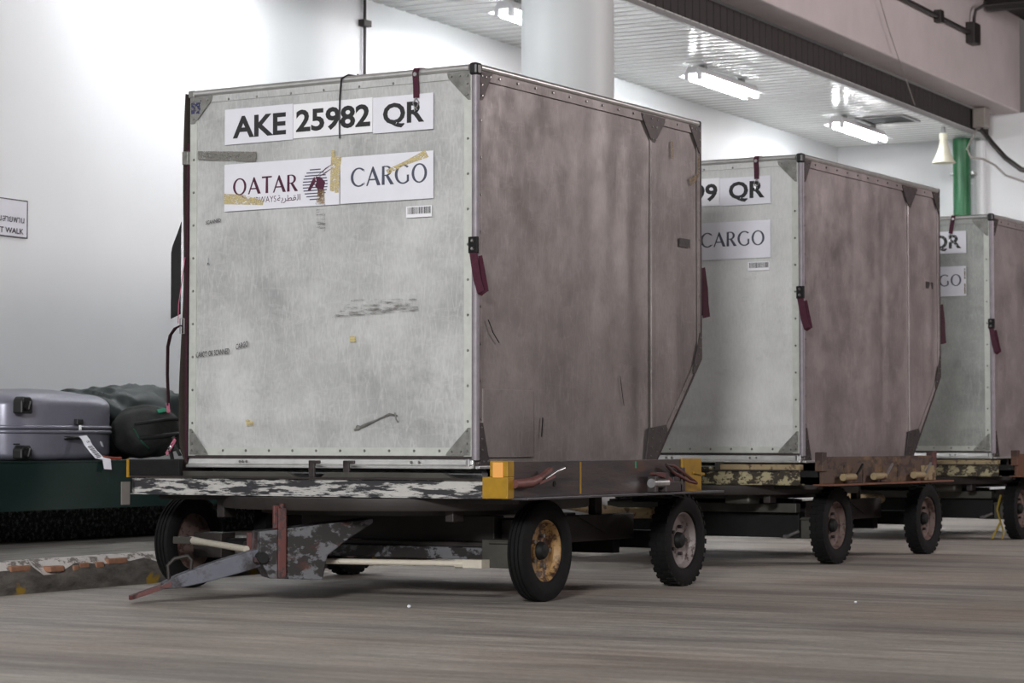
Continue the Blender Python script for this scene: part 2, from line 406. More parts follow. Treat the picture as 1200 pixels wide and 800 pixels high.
# raised step under the conveyor
def kerb():
    m = MB(); y0, y1, N = -2.0, 20.0, 220
    rows = []
    for i in range(N+1):
        y = y0+(y1-y0)*i/N; a = random.uniform(0, .02)+.018*max(0, sin(y*7.1)+sin(y*13.3)-.4); b_ = a*random.uniform(.6, 1.1)
        rows.append([(WX, y, 0), (WX, y, .141), (-6.72-a*.6, y, .141), (-6.66-a, y, .141-a*.25), (-6.645-b_*.2, y, .122-b_*1.3), (-6.635, y, .075), (-6.63, y, 0)])
    v_ = [p for r in rows for p in r]; k = 7
    f_ = [(i*k+j, i*k+j+1, (i+1)*k+j+1, (i+1)*k+j) for i in range(N) for j in range(k-1)]
    f_ += [tuple(range(k)), tuple(range(N*k, N*k+k))]
    m.add(v_, f_)
    o = m.build('step_slab', M['step'], smooth=50); struct(o)
    o.data.materials.append(M['kerb']); o.data.materials.append(M['kerb_white'])
    for p in o.data.polygons:
        c_ = p.center
        if c_.x > -6.655 and c_.z < .125: p.material_index = 1
        elif c_.x > -6.75 and c_.z > .09: p.material_index = 2
    return o
step = kerb()
for k, (y, l, dz) in enumerate([(7.93, .13, 0), (8.17, .10, -.012), (8.36, .07, -.006), (8.47, .06, -.008), (8.60, .14, .004), (8.30, .04, -.014)]):
    m = MB(); m.box(-6.70, -6.640+.003*k % .006, y-l/2, y+l/2, .096+dz, .122+dz); m.build('brick', M['brick'], step, bevel=.006)

# soffit of narrow panels
ceil = MB().box(WX, EX-.04, -8, SY1, CZ+.02, CZ+.16).build('ceiling', M['ceil']); struct(ceil)
pm = None; pitch = .152; k = 0
y = SY1
while y > 7.6:
    if pm is None:
        m = MB(); W_ = EX-WX
        pr = [(0,.02),(.004,.004),(.010,.0012),(.030,.0003),(.062,0),(.090,.0003),(pitch-.034,.0012),(pitch-.026,.006),(pitch-.022,.02)]
        v_ = [(x, p[0], p[1]) for x in (0, W_) for p in pr]; kk = len(pr)
        f_ = [(j, j+1, kk+j+1, kk+j) for j in range(kk-1)] + [tuple(range(kk)), tuple(range(kk, 2*kk))]
        m.add(v_, f_); pm = m.build('ceiling_panel', M['ceil'], ceil, smooth=25); o = pm
    else:
        o = pm.copy(); C.objects.link(o)
    o.location = (WX, y-pitch, CZ); y -= pitch
m = MB(); m.box(EX-.02, EX+.012, -8, SY1, CZ-.03, CZ+.008); struct(m.build('trim_2', M['trim']))
# corrugated fascia above the soffit edge
fas = MB().box(EX-.03, EX-.02, -8, SY1, CZ, 3.96).build('fascia_wall', M['fascia']); struct(fas)
pm = None; y = SY1; pw = .13
while y > 11:
    if pm is None:
        m = MB(); m.prism([(0,0),(.004,.014),(pw-.016,.014),(pw-.010,0)], 0, .22, 'xy')
        m.v = [(p[1], p[0], p[2]) for p in m.v]; pm = m.build('fascia_panel', M['fascia'], fas); o = pm
    else: o = pm.copy(); C.objects.link(o)
    o.location = (EX-.02, y-pw, CZ+.008); y -= pw
# concrete beam, canopy roof
m = MB(); m.box(-6.93, -6.63, -8, SY1, 3.965, 4.95); beam = struct(m.build('ceiling_beam', M['beam'], bevel=.015))
m = MB(); m.box(-6.63, 9, -8, SY1+2.4, 4.93, 5.0); roof = struct(m.build('canopy_ceiling', M['deckroof']))
for yy in (19.2, 20.6, 22.0, 23.4, 24.6):
    MB().box(-6.60, 3, yy-.05, yy+.05, 4.80, 4.93).build('purlin', M['deckroof'], roof)
# round column carrying the beam
col = MB(); col.lathe([(0,.30),(3.965,.30)], (-6.82, 13.48, 0), 'Z', 64)
tag(col.build('column', M['conc_col'], smooth=40), 'round white painted column rising behind the nearest cargo container', 'column')
# vent hatch in the soffit
t = thing('ceiling_vent', 'dark open hatch in the soffit beside the far fluorescent lamp', 'vent', (0,0,CZ))
m = MB(); m.box(-7.60, -7.18, 21.14, 21.58, -.006, .0); m.build('opening', M['black'], t)
m = MB(); m.box(-7.63,-7.60,21.11,21.61,-.014,0); m.box(-7.18,-7.15,21.11,21.61,-.014,0); m.box(-7.6,-7.18,21.11,21.14,-.014,0); m.box(-7.6,-7.18,21.58,21.61,-.014,0); m.build('frame', M['trim'], t)

# fluorescent lamps
def lamp(y, label, group=None):
    t = thing('fluorescent_lamp', label, 'lamp', (-7.66, y, CZ), 0, group)
    m = MB(); m.prism([(-.075,-.095),(-.045,-.035),(.045,-.035),(.075,-.095)], -.62, .62, 'xz'); m.build('housing', M['lamp_white'], t, bevel=.006)
    for s in (-1, 1): MB().box(-.02, .02, s*.4-.03, s*.4+.03, -.036, 0).build('mounting_bracket', M['trim'], t)
    m = MB()
    for s in (-1, 1):
        m.prism([(s*.075,-.094),(s*.125,-.110),(s*.125,-.114),(s*.075,-.098)], -.62, .62, 'xz')
    m.build('reflector', M['lamp_white'], t)
    for s in (-1, 1):
        m = MB(); m.cyl((s*.055,-.59,-.122),(s*.055,.59,-.122), .019, n=10); m.build('tube', M['tube'], t, smooth=60)
        for e in (-1, 1):
            m = MB(); m.box(s*.055-.02, s*.055+.02, e*.605-.018, e*.605+.018, -.148, -.09); m.build('lamp_holder', M['lamp_white'], t, bevel=.004)
lamp(21.3, 'farthest lit fluorescent lamp, next to the dark ceiling hatch')
lamp(18.0, 'lit twin tube fluorescent lamp to the right of the round column')
lamp(14.78, 'lit fluorescent lamp half hidden by the left edge of the round column')
lamp(11.65, 'lit fluorescent lamp of the soffit row above the luggage, beyond the top of the picture')

# conduit on the left wall
t = thing('wall_conduit', 'thin dark vertical pipe clipped to the white wall behind the nearest container', 'pipe', (WX, 13.8, 0))
MB().cyl((.022,0,.7),(.022,0,CZ), .011, n=10).build('pipe', M['pipe_dark'], t, smooth=60)
MB().box(0,.05,-.05,.05,3.53,3.575).build('clamp', M['pipe_dark'], t, bevel=.005)
t = thing('beam_conduit', 'dark horizontal pipe running along the face of the concrete beam', 'pipe', (-6.63, 0, 0))
MB().cyl((.035,12,4.5),(.035,21.45,4.5), .022, n=10).build('pipe', M['pipe_dark'], t, smooth=60)
MB().box(0,.07,20.43,20.53,4.45,4.56).build('clamp', M['pipe_dark'], t, bevel=.005)
MB().box(0,.09,21.38,21.58,4.40,4.60).build('junction_box', M['pipe_dark'], t, bevel=.01)
m = MB(); m.tube([(.045,21.5,4.58),(.05,21.5,4.66),(.06,21.52,4.73),(.12,21.55,4.77),(.4,21.6,4.785),(1.2,21.7,4.79)], .016); m.build('elbow_pipe', M['pipe_dark'], t, smooth=60)
# hanging wire
m = MB(); m.tube([(-6.580,18.794,4.430),(-6.580,19.027,4.192),(-6.580,19.244,4.004),(-6.580,19.464,3.829),(-6.700,19.956,3.776),(-6.940,20.814,3.765)], .0045, 6); tag(m.build('hanging_wire', M['greybox']), 'thin pale wire hanging in front of the concrete beam', 'wire')
# green pipe, horn speaker, junction box, cables
t = thing('green_pipe', 'thick green vertical pipe beside the horn loudspeaker at the back wall', 'pipe', (-7.165, 22.95, 0))
MB().cyl((0,0,0),(0,0,CZ-.02), .088, n=24).build('pipe', M['green_pipe'], t, smooth=60)
for z in (3.36, 2.2): MB().box(-.12,.12,.0,.24,z-.015,z+.015).build('clamp', M['trim'], t)
t = thing('horn_speaker', 'white horn loudspeaker hanging from the soffit in front of the green pipe', 'loudspeaker', (-7.08, 22.1, 0))
m = MB(); m.lathe([(3.62,.03),(3.60,.035),(3.54,.045),(3.46,.068),(3.40,.095),(3.37,.115),(3.372,.108),(3.45,.06),(3.54,.03)], (0,0,0), 'Z', 24, caps=False)
m.build('horn', M['ivory'], t, smooth=50)
MB().cyl((0,0,3.60),(0,0,3.66), .04, n=16).build('driver', M['ivory'], t, smooth=40)
MB().box(-.012,.012,-.03,.03,3.655,CZ-.005).build('bracket', M['trim'], t)
tag(MB().box(-6.93,-6.80,22.55,22.72,3.76,3.96).build('junction_box', M['greybox'], bevel=.012), 'beige square junction box at the far end of the ribbed fascia', 'junction box')
m = MB(); m.tube([(-6.86,22.6,3.745),(-6.82,22.6,3.70),(-6.72,22.55,3.58),(-6.58,22.5,3.43),(-6.4,22.4,3.30),(-6.1,22.3,3.22)], .026, 8); tag(m.build('cable', M['pipe_dark'], smooth=60), 'thick dark cable looping down to the right from the junction box', 'cable')
m = MB(); m.tube([(-6.90,22.6,3.748),(-6.95,22.6,3.66),(-7.0,22.6,3.56),(-6.96,22.6,3.47),(-6.84,22.6,3.45),(-6.72,22.6,3.38),(-6.6,22.55,3.27),(-6.3,22.5,3.15)], .011, 8); tag(m.build('cable', M['greybox'], smooth=60), 'thin grey cable sagging below the thick dark cable', 'cable')

# wall sign
t = thing('wall_sign', 'white warning sign with black Thai and English lettering on the left wall', 'sign', (WX, 0, 0))
m = MB(); m.box(.001,.008, 9.78,10.265, 1.785,1.997); m.build('board', M['sticker'], t)
m = MB(); e = .006
m.box(.008,.0095,9.78,10.265,1.785,1.785+e); m.box(.008,.0095,9.78,10.265,1.997-e,1.997); m.box(.008,.0095,10.265-e,10.265,1.785,1.997); m.box(.008,.0095,9.78,9.78+e,1.785,1.997); m.build('border', M['ink'], t)
letters('thai_lettering', 'ห้ามเดินบนสายพาน', (9.80, 10.235, 1.868, 1.912), M['ink'], t, 'yz', .0098, .008)
letters('english_lettering', "DON'T WALK", (9.90, 10.230, 1.806, 1.838), M['ink'], t, 'yz', .0098, .02)

# ================================================================== CONVEYOR
t = thing('baggage_conveyor', 'dark green sided baggage conveyor along the white wall', 'conveyor', (-8.02, 0, .141))
dz = .141
MB().box(.54,.57,-2,19,.318-dz,.552-dz).build('side_panel', M['green_steel'], t, bevel=.004)
MB().box(.535,.574,-2,19,.552-dz,.560-dz).build('edge_rail', M['green_steel'], t)
MB().box(.36,.54,-2,19,.545-dz,.556-dz).build('side_deck', M['green_steel'], t)
MB().box(-.5,.53,-2,19,.40-dz,.52-dz).build('frame', M['black'], t)
sl = None
for k in range(110):     # overlapping belt slats
    yy = 5.5+.12*k
    if sl is None:
        m = MB(); m.box(-.5,.50,-.055,.058,.530-dz,.548-dz); sl = m.build('belt_slat', M['belt'], t, bevel=.004); o = sl
    else: o = sl.copy(); C.objects.link(o)
    o.location = (0, yy, 0)
MB().box(.500, .506, -2, 19, .545-dz, .5585-dz).build('guide_strip', M['steel'], t)
m = MB(); m.box(.571,.578,9.665,9.735,.332-dz,.450-dz); m.build('bracket_plate', M['greybox'], t, bevel=.002)
MB().box(-.10,.0,-2,19,0,.40-dz).build('plinth', M['plinth'], t)
for yy in (6.2, 8.5, 11.3, 13.8): MB().box(.30,.38,yy-.04,yy+.04,0,.40-dz).build('support_leg', M['black'], t)

# ------------------------------------------------------------------ suitcase
def superbox(hx, hy, z0, z1, n=48, e=4.5, crown=.0, rows=14, round_=.06):
    """rounded shell with softly domed top"""
    m = MB(); prof = []
    H_ = z1-z0
    for i in range(rows+1):
        a = pi/2*i/rows; prof.append((1-(1-cos(a))*round_/min(hx, hy)*1.0, z1-round_*.8+sin(a)*round_*.8))
    prof = [(1, z0)] + prof
    for k_ in (.75, .45, .0): prof.append(((1-round_/min(hx, hy))*k_, z1+crown*(1-k_*k_)))
    v_ = []
    for (s_, z) in prof:
        for k_ in range(n):
            t_ = 2*pi*k_/n; cx_, sy_ = cos(t_), sin(t_)
            x = hx*s_*math.copysign(abs(cx_)**(2/e), cx_); y_ = hy*s_*math.copysign(abs(sy_)**(2/e), sy_)
            v_.append((x, y_, z))
    f_ = [(i*n+k_, i*n+(k_+1) % n, (i+1)*n+(k_+1) % n, (i+1)*n+k_) for i in range(len(prof)-1) for k_ in range(n)]
    m.add(v_, f_); return m
SC = thing('suitcase', 'large grey hard-shell suitcase lying flat on the conveyor', 'suitcase', (-7.93, 9.50, .5565), radians(8))
# local: +x faces the roadway, y along its length
hx, hy = .27, .52
m = superbox(hx, hy, .168, .345, crown=.026, round_=.085); m.build('upper_shell', M['suit'], SC, smooth=60)
m = superbox(hx, hy, .0, .150, crown=0, round_=.05)
m.v = [(p[0], p[1], .150-p[2]) for p in m.v]; m.build('lower_shell', M['suit'], SC, smooth=60)
def loop(hx, hy, z, r, e=4.5, n=48):
    m = MB(); P = []
    for k_ in range(n+1):
        t_ = 2*pi*k_/n; P.append((hx*math.copysign(abs(cos(t_))**(2/e), cos(t_)), hy*math.copysign(abs(sin(t_))**(2/e), sin(t_)), z))
    m.tube(P, r); return m
loop(hx+.002, hy+.002, .170, .010).build('upper_rim', M['suit'], SC, smooth=60)
loop(hx+.002, hy+.002, .148, .010).build('lower_rim', M['suit'], SC, smooth=60)
loop(hx-.004, hy-.004, .159, .006).build('zip_gap', M['rubber_cap'], SC, smooth=60)
for z0_, z1_ in ((.235, .320), (.012, .080)):
    m = MB(); m.prism([(-.505,z0_),(-.405,z0_),(-.405,z1_-.02),(-.425,z1_),(-.485,z1_),(-.505,z1_-.02)], .235, .290, 'yz')
    wh = m.build('wheel_housing', M['rubber_cap'], SC, bevel=.008)
    m = MB(); m.cyl((.286,-.465,(z0_+z1_)/2-.005),(.304,-.465,(z0_+z1_)/2-.005), .024, n=18); m.build('caster', M['black'], wh, smooth=40)
    m = MB(); m.bar((.306,-.473,(z0_+z1_)/2-.02),(.306,-.457,(z0_+z1_)/2+.018), .006, .004); m.build('caster_clip', M['steel'], wh)
for zz in (.285, .255, .085, .055): MB().cyl((.24,-.50,zz),(.2735,-.50,zz), .004, n=8).build('screw', M['rubber_cap'], SC)
m = MB(); m.box(.262,.29,.02,.08,.184,.214); lt = m.build('latch', M['rubber_cap'], SC, bevel=.004)
m = MB(); m.cyl((.288,.043,.158),(.288,.043,.182), .004, n=8); m.cyl((.288,.057,.158),(.288,.057,.182), .004, n=8); m.build('zip_puller', M['steel'], lt)
m = MB(); m.tube([(.262,-.07,.116),(.292,-.06,.118),(.298,-.03,.118),(.298,.09,.118),(.292,.12,.118),(.262,.13,.116)], .010, 10); m.build('carry_handle', M['rubber_cap'], SC, smooth=60)
m = MB(); m.prism([(.285,.100),(.30,.095),(.318,.070),(.303,.075)], .266, .272, 'yz'); m.build('small_sticker', M['sticker'], SC)
# airline tag looped over the handle
t = thing('luggage_tag', 'white paper airline tag hanging from the grey suitcase handle', 'tag', (-7.60, 9.56, .56))
P = [(-.008,-.005,.124),(.012,-.005,.105),(.032,-.010,.078),(.075,-.018,.042),(.118,-.028,.012),(.172,-.040,.006),(.186,-.046,-.045)]
m = MB(); m.ribbon(P, (.1,1,.15), .050, .0015); m.build('paper_strip', M['tagpaper'], t)
m = MB()
for k_ in range(9):
    a = Vector(P[2]); b_ = Vector(P[4]); p = a.lerp(b_, .15+.1*k_)
    m.bar(p+Vector((.002,-.018,.0)), p+Vector((.002,.018,.004)), .0015, .0025 if k_ % 2 else .004)
m.build('barcode', M['ink'], t)
letters('printing', 'QR', (-.020,.004,.088,.100), M['ink'], t, 'yz', .030, .02)
m = MB(); m.tube([(-7.60,9.66,.585),(-7.565,9.68,.574),(-7.54,9.72,.5685),(-7.53,9.77,.5685)], .0075); tag(m.build('loose_strap', M['redstrap'], smooth=60), 'rust red strap end lying beside the grey suitcase', 'strap')

# ------------------------------------------------------------------ soft bags
def blob(fn, nu=64, nv=40):
    m = MB(); v_ = []
    for j in range(nv+1):
        for i in range(nu):
            v_.append(fn(2*pi*i/nu, -pi/2+pi*j/nv))
    f_ = [(j*nu+i, j*nu+(i+1) % nu, (j+1)*nu+(i+1) % nu, (j+1)*nu+i) for j in range(nv) for i in range(nu)]
    m.add(v_, f_); return m
def sp(v_, e): return math.copysign(abs(v_)**e, v_)
def wr(x, y, z, a):
    return a*(sin(9*x+4*sin(7*y+z*5))*.5 + sin(23*y+9*z+3*sin(11*x))*.3 + sin(31*z-17*x+5*sin(13*y))*.25)
def duffel_fn(t_, p_):
    x = .25*sp(cos(p_), .7)*sp(cos(t_), .7); y = .56*sp(cos(p_), .6)*sp(sin(t_), .6); z = .20*sp(sin(p_), .6)
    top = 1-.10*max(0, y/.56)**2-.0*y; d = 1+wr(x*1.6, y*1.5, z*1.6, .10)+.008*sin(40*x+14*sin(9*y)+14*z)
    return (x*d, y*d, max(.001, .205+ (z*d+.02*sin(5*y))*top))
t = thing('duffel_bag', 'large charcoal wrinkled soft bag lying behind the grey suitcase', 'bag', (-8.22, 10.62, .556))
m = blob(duffel_fn, 96, 60); m.build('bag_body', M['duffel'], t, smooth=70)
m = MB(); m.tube([(.26,-.3,.12),(.285,-.2,.20),(.27,0,.235),(.285,.2,.19),(.26,.32,.10)], .012); m.build('carry_strap', M['blackcloth'], t, smooth=60)
def pack_fn(t_, p_):
    x = .15*sp(cos(p_), .8)*sp(cos(t_), .8); y = .215*sp(cos(p_), .75)*sp(sin(t_), .75); z = .125*sp(sin(p_), .8)
    d = 1+wr(x*2, y*1.3+3, z*2, .05)
    hump = .030*math.exp(-((y-.0)/.16)**2)*(z > 0)
    return (x*d, y*d, max(.001, .138+z*d+hump*1.2*z/.125))
t = thing('backpack', 'black backpack with green trim slumped between the suitcase and the container', 'backpack', (-7.74, 10.27, .556), radians(4))
m = blob(pack_fn, 80, 48); m.build('pack_body', M['pack'], t, smooth=70)
def arc_on(fn, t0, t1, p0, p1, n_, r, mat, name, lift=1.02):
    m = MB(); P = []
    for i in range(n_+1):
        q = Vector(fn(t0+(t1-t0)*i/n_, p0+(p1-p0)*i/n_)); c_ = Vector((0,0,.15)); P.append(c_+(q-c_)*lift)
    m.tube(P, r); return m.build(name, mat, t, smooth=60)
arc_on(pack_fn, -1.3, 1.5, .35, .55, 24, .010, M['blackcloth'], 'front_zip')
arc_on(pack_fn, -1.1, 1.3, -.1, .1, 24, .012, M['blackcloth'], 'pocket_seam', 1.03)
arc_on(pack_fn, -1.3, -.75, .15, -.5, 10, .005, M['dkgreen'], 'green_piping', 1.04)
m = MB()
P = [Vector(pack_fn(tt, .80))*1.0 for tt in (-.35, -.2, -.05, .1)]
m.ribbon([p+Vector((.006,0,.006)) for p in P], (-.6,0,1), .022, .003); m.build('green_patch', M['teal'], t)
m = MB()
for a in range(3): m.bar((.158-.001*a,.012+.02*cos(a*2.1),.120+.012*sin(a*2.1)),(.160,.012-.02*cos(a*2.1),.120-.012*sin(a*2.1)), .004,.003)
m.build('buckle', M['steel'], t)

# ================================================================== CONTAINERS
TR = radians(-2.83)
CW, CL, CH, KN, BL = 1.46, 2.005, 1.625, .505, 1.52
POS = [(-4.5676, 8.2153, .5435), (-4.4955, 11.6133, .5435), (-4.5656, 15.2687, .5435)]
def container(i, label):
    T = thing('cargo_container', label, 'container', POS[i], TR)
    FM, SM = M['front'][i], M['side'][i]
    rnd = random.Random(11+i)
    # dented sheets
    bumps = [(rnd.uniform(-CW,0), rnd.uniform(.1,1.5), rnd.uniform(.05,.3), rnd.uniform(.05,.3), rnd.uniform(-.004,.004)) for _ in range(26)]
    def front_y(x, z):
        d = sum(a*math.exp(-((x-cx)/sx)**2-((z-cz)/sz)**2) for cx, cz, sx, sz, a in bumps)
        fr = 1.55 if False else 1
        e_ = min(1, min(-x, x+CW, z-.0, CH-z)/.10); d += .005*max(0, 1-abs(z-.92)/.05)*.5 + .003*max(0, 1-abs(z-.2)/.04)
        return d*max(0, e_)
    m = MB(); m.sheet(lambda a, b_: ((lambda x, z: (x, .004-front_y(x, z), z))(-CW+.01+(CW-.02)*a, .05+(CH-.06)*b_)), 90, 90)
    fp = m.build('front_panel', FM, T, smooth=60)
    bumpsS = [(rnd.uniform(.1,1.9), rnd.uniform(.1,1.5), rnd.uniform(.04,.16), rnd.uniform(.2,.6), rnd.uniform(-.005,.005)) for _ in range(18)]
    if i == 1: bumpsS += [(.95,.45,.10,.35,.014),(1.12,.75,.05,.5,-.010),(.55,.35,.12,.3,-.008),(1.85,.7,.05,.35,.009)]
    if i == 0: bumpsS += [(1.28,.75,.09,.5,.009),(1.40,.30,.06,.3,-.006),(1.0,.42,.14,.25,.007),(1.75,.45,.06,.3,.008),(.3,1.35,.14,.25,.005),(1.2,1.25,.08,.25,-.006)]
    def ymax(z): return CL if z > KN else BL+(CL-BL)*z/KN
    def side_x(y_, z):
        d = sum(a*math.exp(-((y_-cx)/sx)**2-((z-cz)/sz)**2) for cx, cz, sx, sz, a in bumpsS)
        e_ = min(1, min(y_, ymax(z)-y_, z, CH-z)/.12)
        return d*max(0, e_)
    seam = 1.51
    m = MB(); m.sheet(lambda a, b_: (side_x(seam*a, CH*b_)-.004, .004+(seam-.004)*a, CH*b_), 80, 80)
    sp_ = m.build('side_panel', SM, T, smooth=60)
    def rear(a, b_):
        z = CH*b_; y_ = seam+(max(ymax(z), seam+.001)-seam)*a; return (side_x(y_, z)-.004, y_, z)
    m = MB(); m.sheet(rear, 30, 80); m.build('side_panel', SM, T, smooth=60)
    # hidden faces, roof, sloped back
    m = MB(); m.box(-CW+.012, -.012, .012, BL, .0, .02); m.build('base_plate', M['rail'], T)
    m = MB(); m.prism([(.006,CH-.02),(CL-.006,CH-.02),(CL-.006,CH-.008),(.006,CH-.008)], -CW+.006, -.006, 'yz'); m.build('roof_panel', FM, T)
    m = MB(); m.prism([(CL-.010,KN),(CL-.004,KN),(CL-.004,CH-.01),(CL-.010,CH-.01)], -CW+.006, -.008, 'yz'); m.build('back_panel', FM, T)
    m = MB(); m.prism([(BL-.012,.005),(BL-.004,.005),(CL-.004,KN),(CL-.012,KN)], -CW+.006, -.008, 'yz'); m.build('sloped_panel', FM, T)
    m = MB(); m.prism([(.01,.01),(BL-.01,.01),(CL-.01,KN),(CL-.01,CH-.02),(.01,CH-.02)], -CW+.0, -CW+.004, 'yz'); m.build('far_side_panel', SM, T)
    # extrusions
    r_ = .014
    MB().cyl((-.003,.002,.035),(-.003,.002,CH-.045), .0165, n=20).build('corner_post', M['post'], T, smooth=60)
    MB().cyl((-CW+.03,.002,CH-.012),(-.03,.002,CH-.012), r_, n=16).build('top_rail', M['rail'], T, smooth=60)
    MB().cyl((-.004,.03,CH-.010),(-.004,CL-.02,CH-.010), r_, n=16).build('top_rail', M['rail'], T, smooth=60)
    MB().box(-CW-.002,-.0,-.004,.006,.040,.052).build('base_lip', M['gusset_dark'], T)
    m = MB(); m.prism([(.008,-.0),(-.030,-.0),(-.030,.010),(-.014,.016),(-.008,.038),(.008,.040)], -CW+.01, -.008, 'yz'); m.build('base_rail', M['rail'], T, bevel=.002)
    m = MB(); m.box(-.004,.016,.0,BL,-.0,.012); m.build('base_rail', M['rail'], T, bevel=.002)
    MB().box(-.034,-.016,-.026,-.004,.004,.040).build('base_clip', M['steel'], T, bevel=.003)
    # edge strips on the face
    SD = -.0045
    MB().box(-CW+.004,-CW+.040,SD,.004,.050,CH-.03).build('edge_strip', M['strip'], T)
    MB().box(-.055,-.018,SD,.004,.050,CH-.03).build('edge_strip', M['strip'], T)
    MB().box(-CW+.040,-.055,SD+.001,.004,.052,.085).build('edge_strip', M['strip'], T)
    MB().box(-CW+.040,-.055,-.002,.004,CH-.055,CH-.026).build('edge_strip', FM, T)
    MB().box(-.002,.003,.017,.042,.02,CH-.025).build('side_edge_strip', SM, T)
    MB().box(-.002,.004,.03,CL-.02,CH-.062,CH-.024).build('side_edge_strip', SM, T)
    MB().box(-.002,.003,CL-.030,CL-.003,KN,CH-.02).build('side_edge_strip', SM, T)
    m = MB(); m.prism([(BL-.035,.01),(BL,.01),(CL,KN),(CL-.030,KN+.01)], -.002, .003, 'yz'); m.build('side_edge_strip', SM, T)
    MB().box(-.004,.0065,seam-.012,seam+.012,.01,CH-.05).build('side_seam', SM, T, bevel=.002)
    # black corner cap
    m = MB(); m.box(-.026,.012,-.016,.030,CH-.045,CH+.006); m.build('corner_cap', M['rubber_cap'], T, bevel=.010)
    MB().box(-.012,.010,CL-.022,CL+.006,CH-.03,CH+.004).build('corner_cap', M['rubber_cap'], T, bevel=.008)
    MB().box(-CW-.004,-CW+.03,-.012,.02,CH-.03,CH+.002).build('corner_bracket', M['gusset'], T, bevel=.006)
    # back edge angle
    MB().box(-.010,.006,CL-.002,CL+.006,KN,CH-.02).build('back_edge_angle', M['gusset_dark'], T)
    m = MB(); m.prism([(BL,.0),(BL+.010,.0),(CL+.008,KN-.004),(CL,KN+.004)], -.012, .006, 'yz'); m.build('back_edge_angle', M['gusset_dark'], T)
    # gussets on face
    G = M['gusset']; c_ = CH-.028
    gl = [('a', [(-CW+.008,c_),(-CW+.125,c_),(-CW+.120,c_-.02),(-CW+.028,c_-.115),(-CW+.008,c_-.115)]),
          ('b', [(-.022,c_),(-.135,c_),(-.130,c_-.02),(-.035,c_-.115),(-.022,c_-.115)]),
          ('c', [(-CW+.010,.054),(-CW+.112,.054),(-CW+.106,.066),(-CW+.022,.165),(-CW+.010,.165)]),
          ('d', [(-.022,.054),(-.140,.054),(-.132,.068),(-.034,.165),(-.022,.165)])]
    for k_, pl in gl:
        MB().prism(pl, -.0085, -.004, 'xz').build('corner_gusset', G, T, bevel=.001)
    if i == 0:
        MB().box(-CW+.012,-CW+.062,-.0094,-.0088,CH-.10,CH-.052).build('blue_marking', M['blueink'], T)
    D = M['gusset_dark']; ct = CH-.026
    for pl in ([(.018,ct),(.115,ct),(.040,ct-.115),(.018,ct-.12)],
               [(1.405,ct-.002),(1.640,ct-.002),(1.635,ct-.02),(1.535,ct-.125),(1.505,ct-.125),(1.412,ct-.02)],
               [(1.885,ct),(CL,ct),(CL,ct-.13),(CL-.012,ct-.13)],
               [(CL-.012,.625),(CL,.625),(CL,KN-.002),(1.925,KN*(1.925-BL)/(CL-BL)+.004),(1.915,.445)],
               [(1.43,.006),(BL,.006),(1.655,.150),(1.640,.188),(1.475,.172)],
               [(.018,.006),(.098,.006),(.085,.045),(.040,.185),(.018,.185)]):
        MB().prism(pl, .003, .0078, 'yz').build('side_gusset', D, T, bevel=.001)
    # rivets: tiny, joined
    R = MB()
    for k_ in range(9): R.dome((-CW+.024,-.0045,.19+k_*.142), (0,-1,0), .0062)
    for k_ in range(9): R.dome((-.037,-.0045,.19+k_*.142), (0,-1,0), .0062)
    for k_ in range(10): R.dome((-CW+.19+k_*.122,-.0035,.072), (0,-1,0), .0066)
    for x in (-1.17,-1.155+.0,-.80,-.765,-.30,-.262,-1.135): R.dome((x,-.016,.026), (0,-1,0), .0066)
    for x in (-1.25,-1.10,-.92,-.75,-.57,-.40): R.dome((x,-.002,CH-.048), (0,-1,0), .0062)
    for k_ in range(13):
        y_ = .17+k_*.145
        if abs(y_-1.52) > .13: R.dome((.004,y_,CH-.040), (1,0,0), .0065, .9)
    for k_ in range(9): R.dome((.003,.030,.20+k_*.150), (1,0,0), .0060)
    for k_ in range(7): R.dome((.003,CL-.016,.66+k_*.135), (1,0,0), .0060)
    for k_ in range(4): R.dome((.003,1.66+k_*.085,.17+k_*.088), (1,0,0), .0060)
    for p_ in ((.03,ct-.02),(.06,ct-.02),(.092,ct-.015),(.03,ct-.055),(.03,ct-.10), (1.42,ct-.012),(1.50,ct-.018),(1.56,ct-.018),(1.63,ct-.012),(1.505,ct-.055),(1.545,ct-.055),(1.51,ct-.11),(1.535,ct-.11),
               (1.95,ct-.015),(1.985,ct-.02),(1.99,ct-.06),(1.99,ct-.1), (1.992,.60),(1.99,.55),(1.97,.52),(1.94,.47),
               (1.50,.165),(1.50,.125),(1.49,.085),(1.485,.045),(1.56,.150),(1.60,.17),(1.575,.11),(1.545,.065),(1.62,.15), (.03,.165),(.032,.12),(.034,.075),(.045,.03),(.08,.03)):
        R.dome((.0078,)+p_, (1,0,0), .0052, .8)
    for sx, x0 in ((1,-CW),(-1,-.012)):
        for q in ((.025,-.018),(.06,-.016),(.10,-.016),(.025,-.05),(.025,-.095)): R.dome((x0+sx*q[0],-.0085,c_+q[1]), (0,-1,0), .0052, .8)
        for q in ((.025,.015),(.055,.013),(.098,.013),(.025,.045),(.027,.095)): R.dome((x0+sx*q[0],-.0085,.056+q[1]), (0,-1,0), .0052, .8)
    R.build('rivets', M['rivet'], T, kind='stuff')
    # stickers and lettering
    d0, d1 = -.0075, -.0060
    def stick(name, x0, x1, z0, z1, mat=M['sticker'], l=None, sh=0):
        m_ = MB(); m_.prism([(x0,z0),(x1,z0+sh),(x1,z1+sh),(x0,z1)], d0, d1, 'xz'); return m_.build(name, mat, T, label=l)
    L = d0-.0006
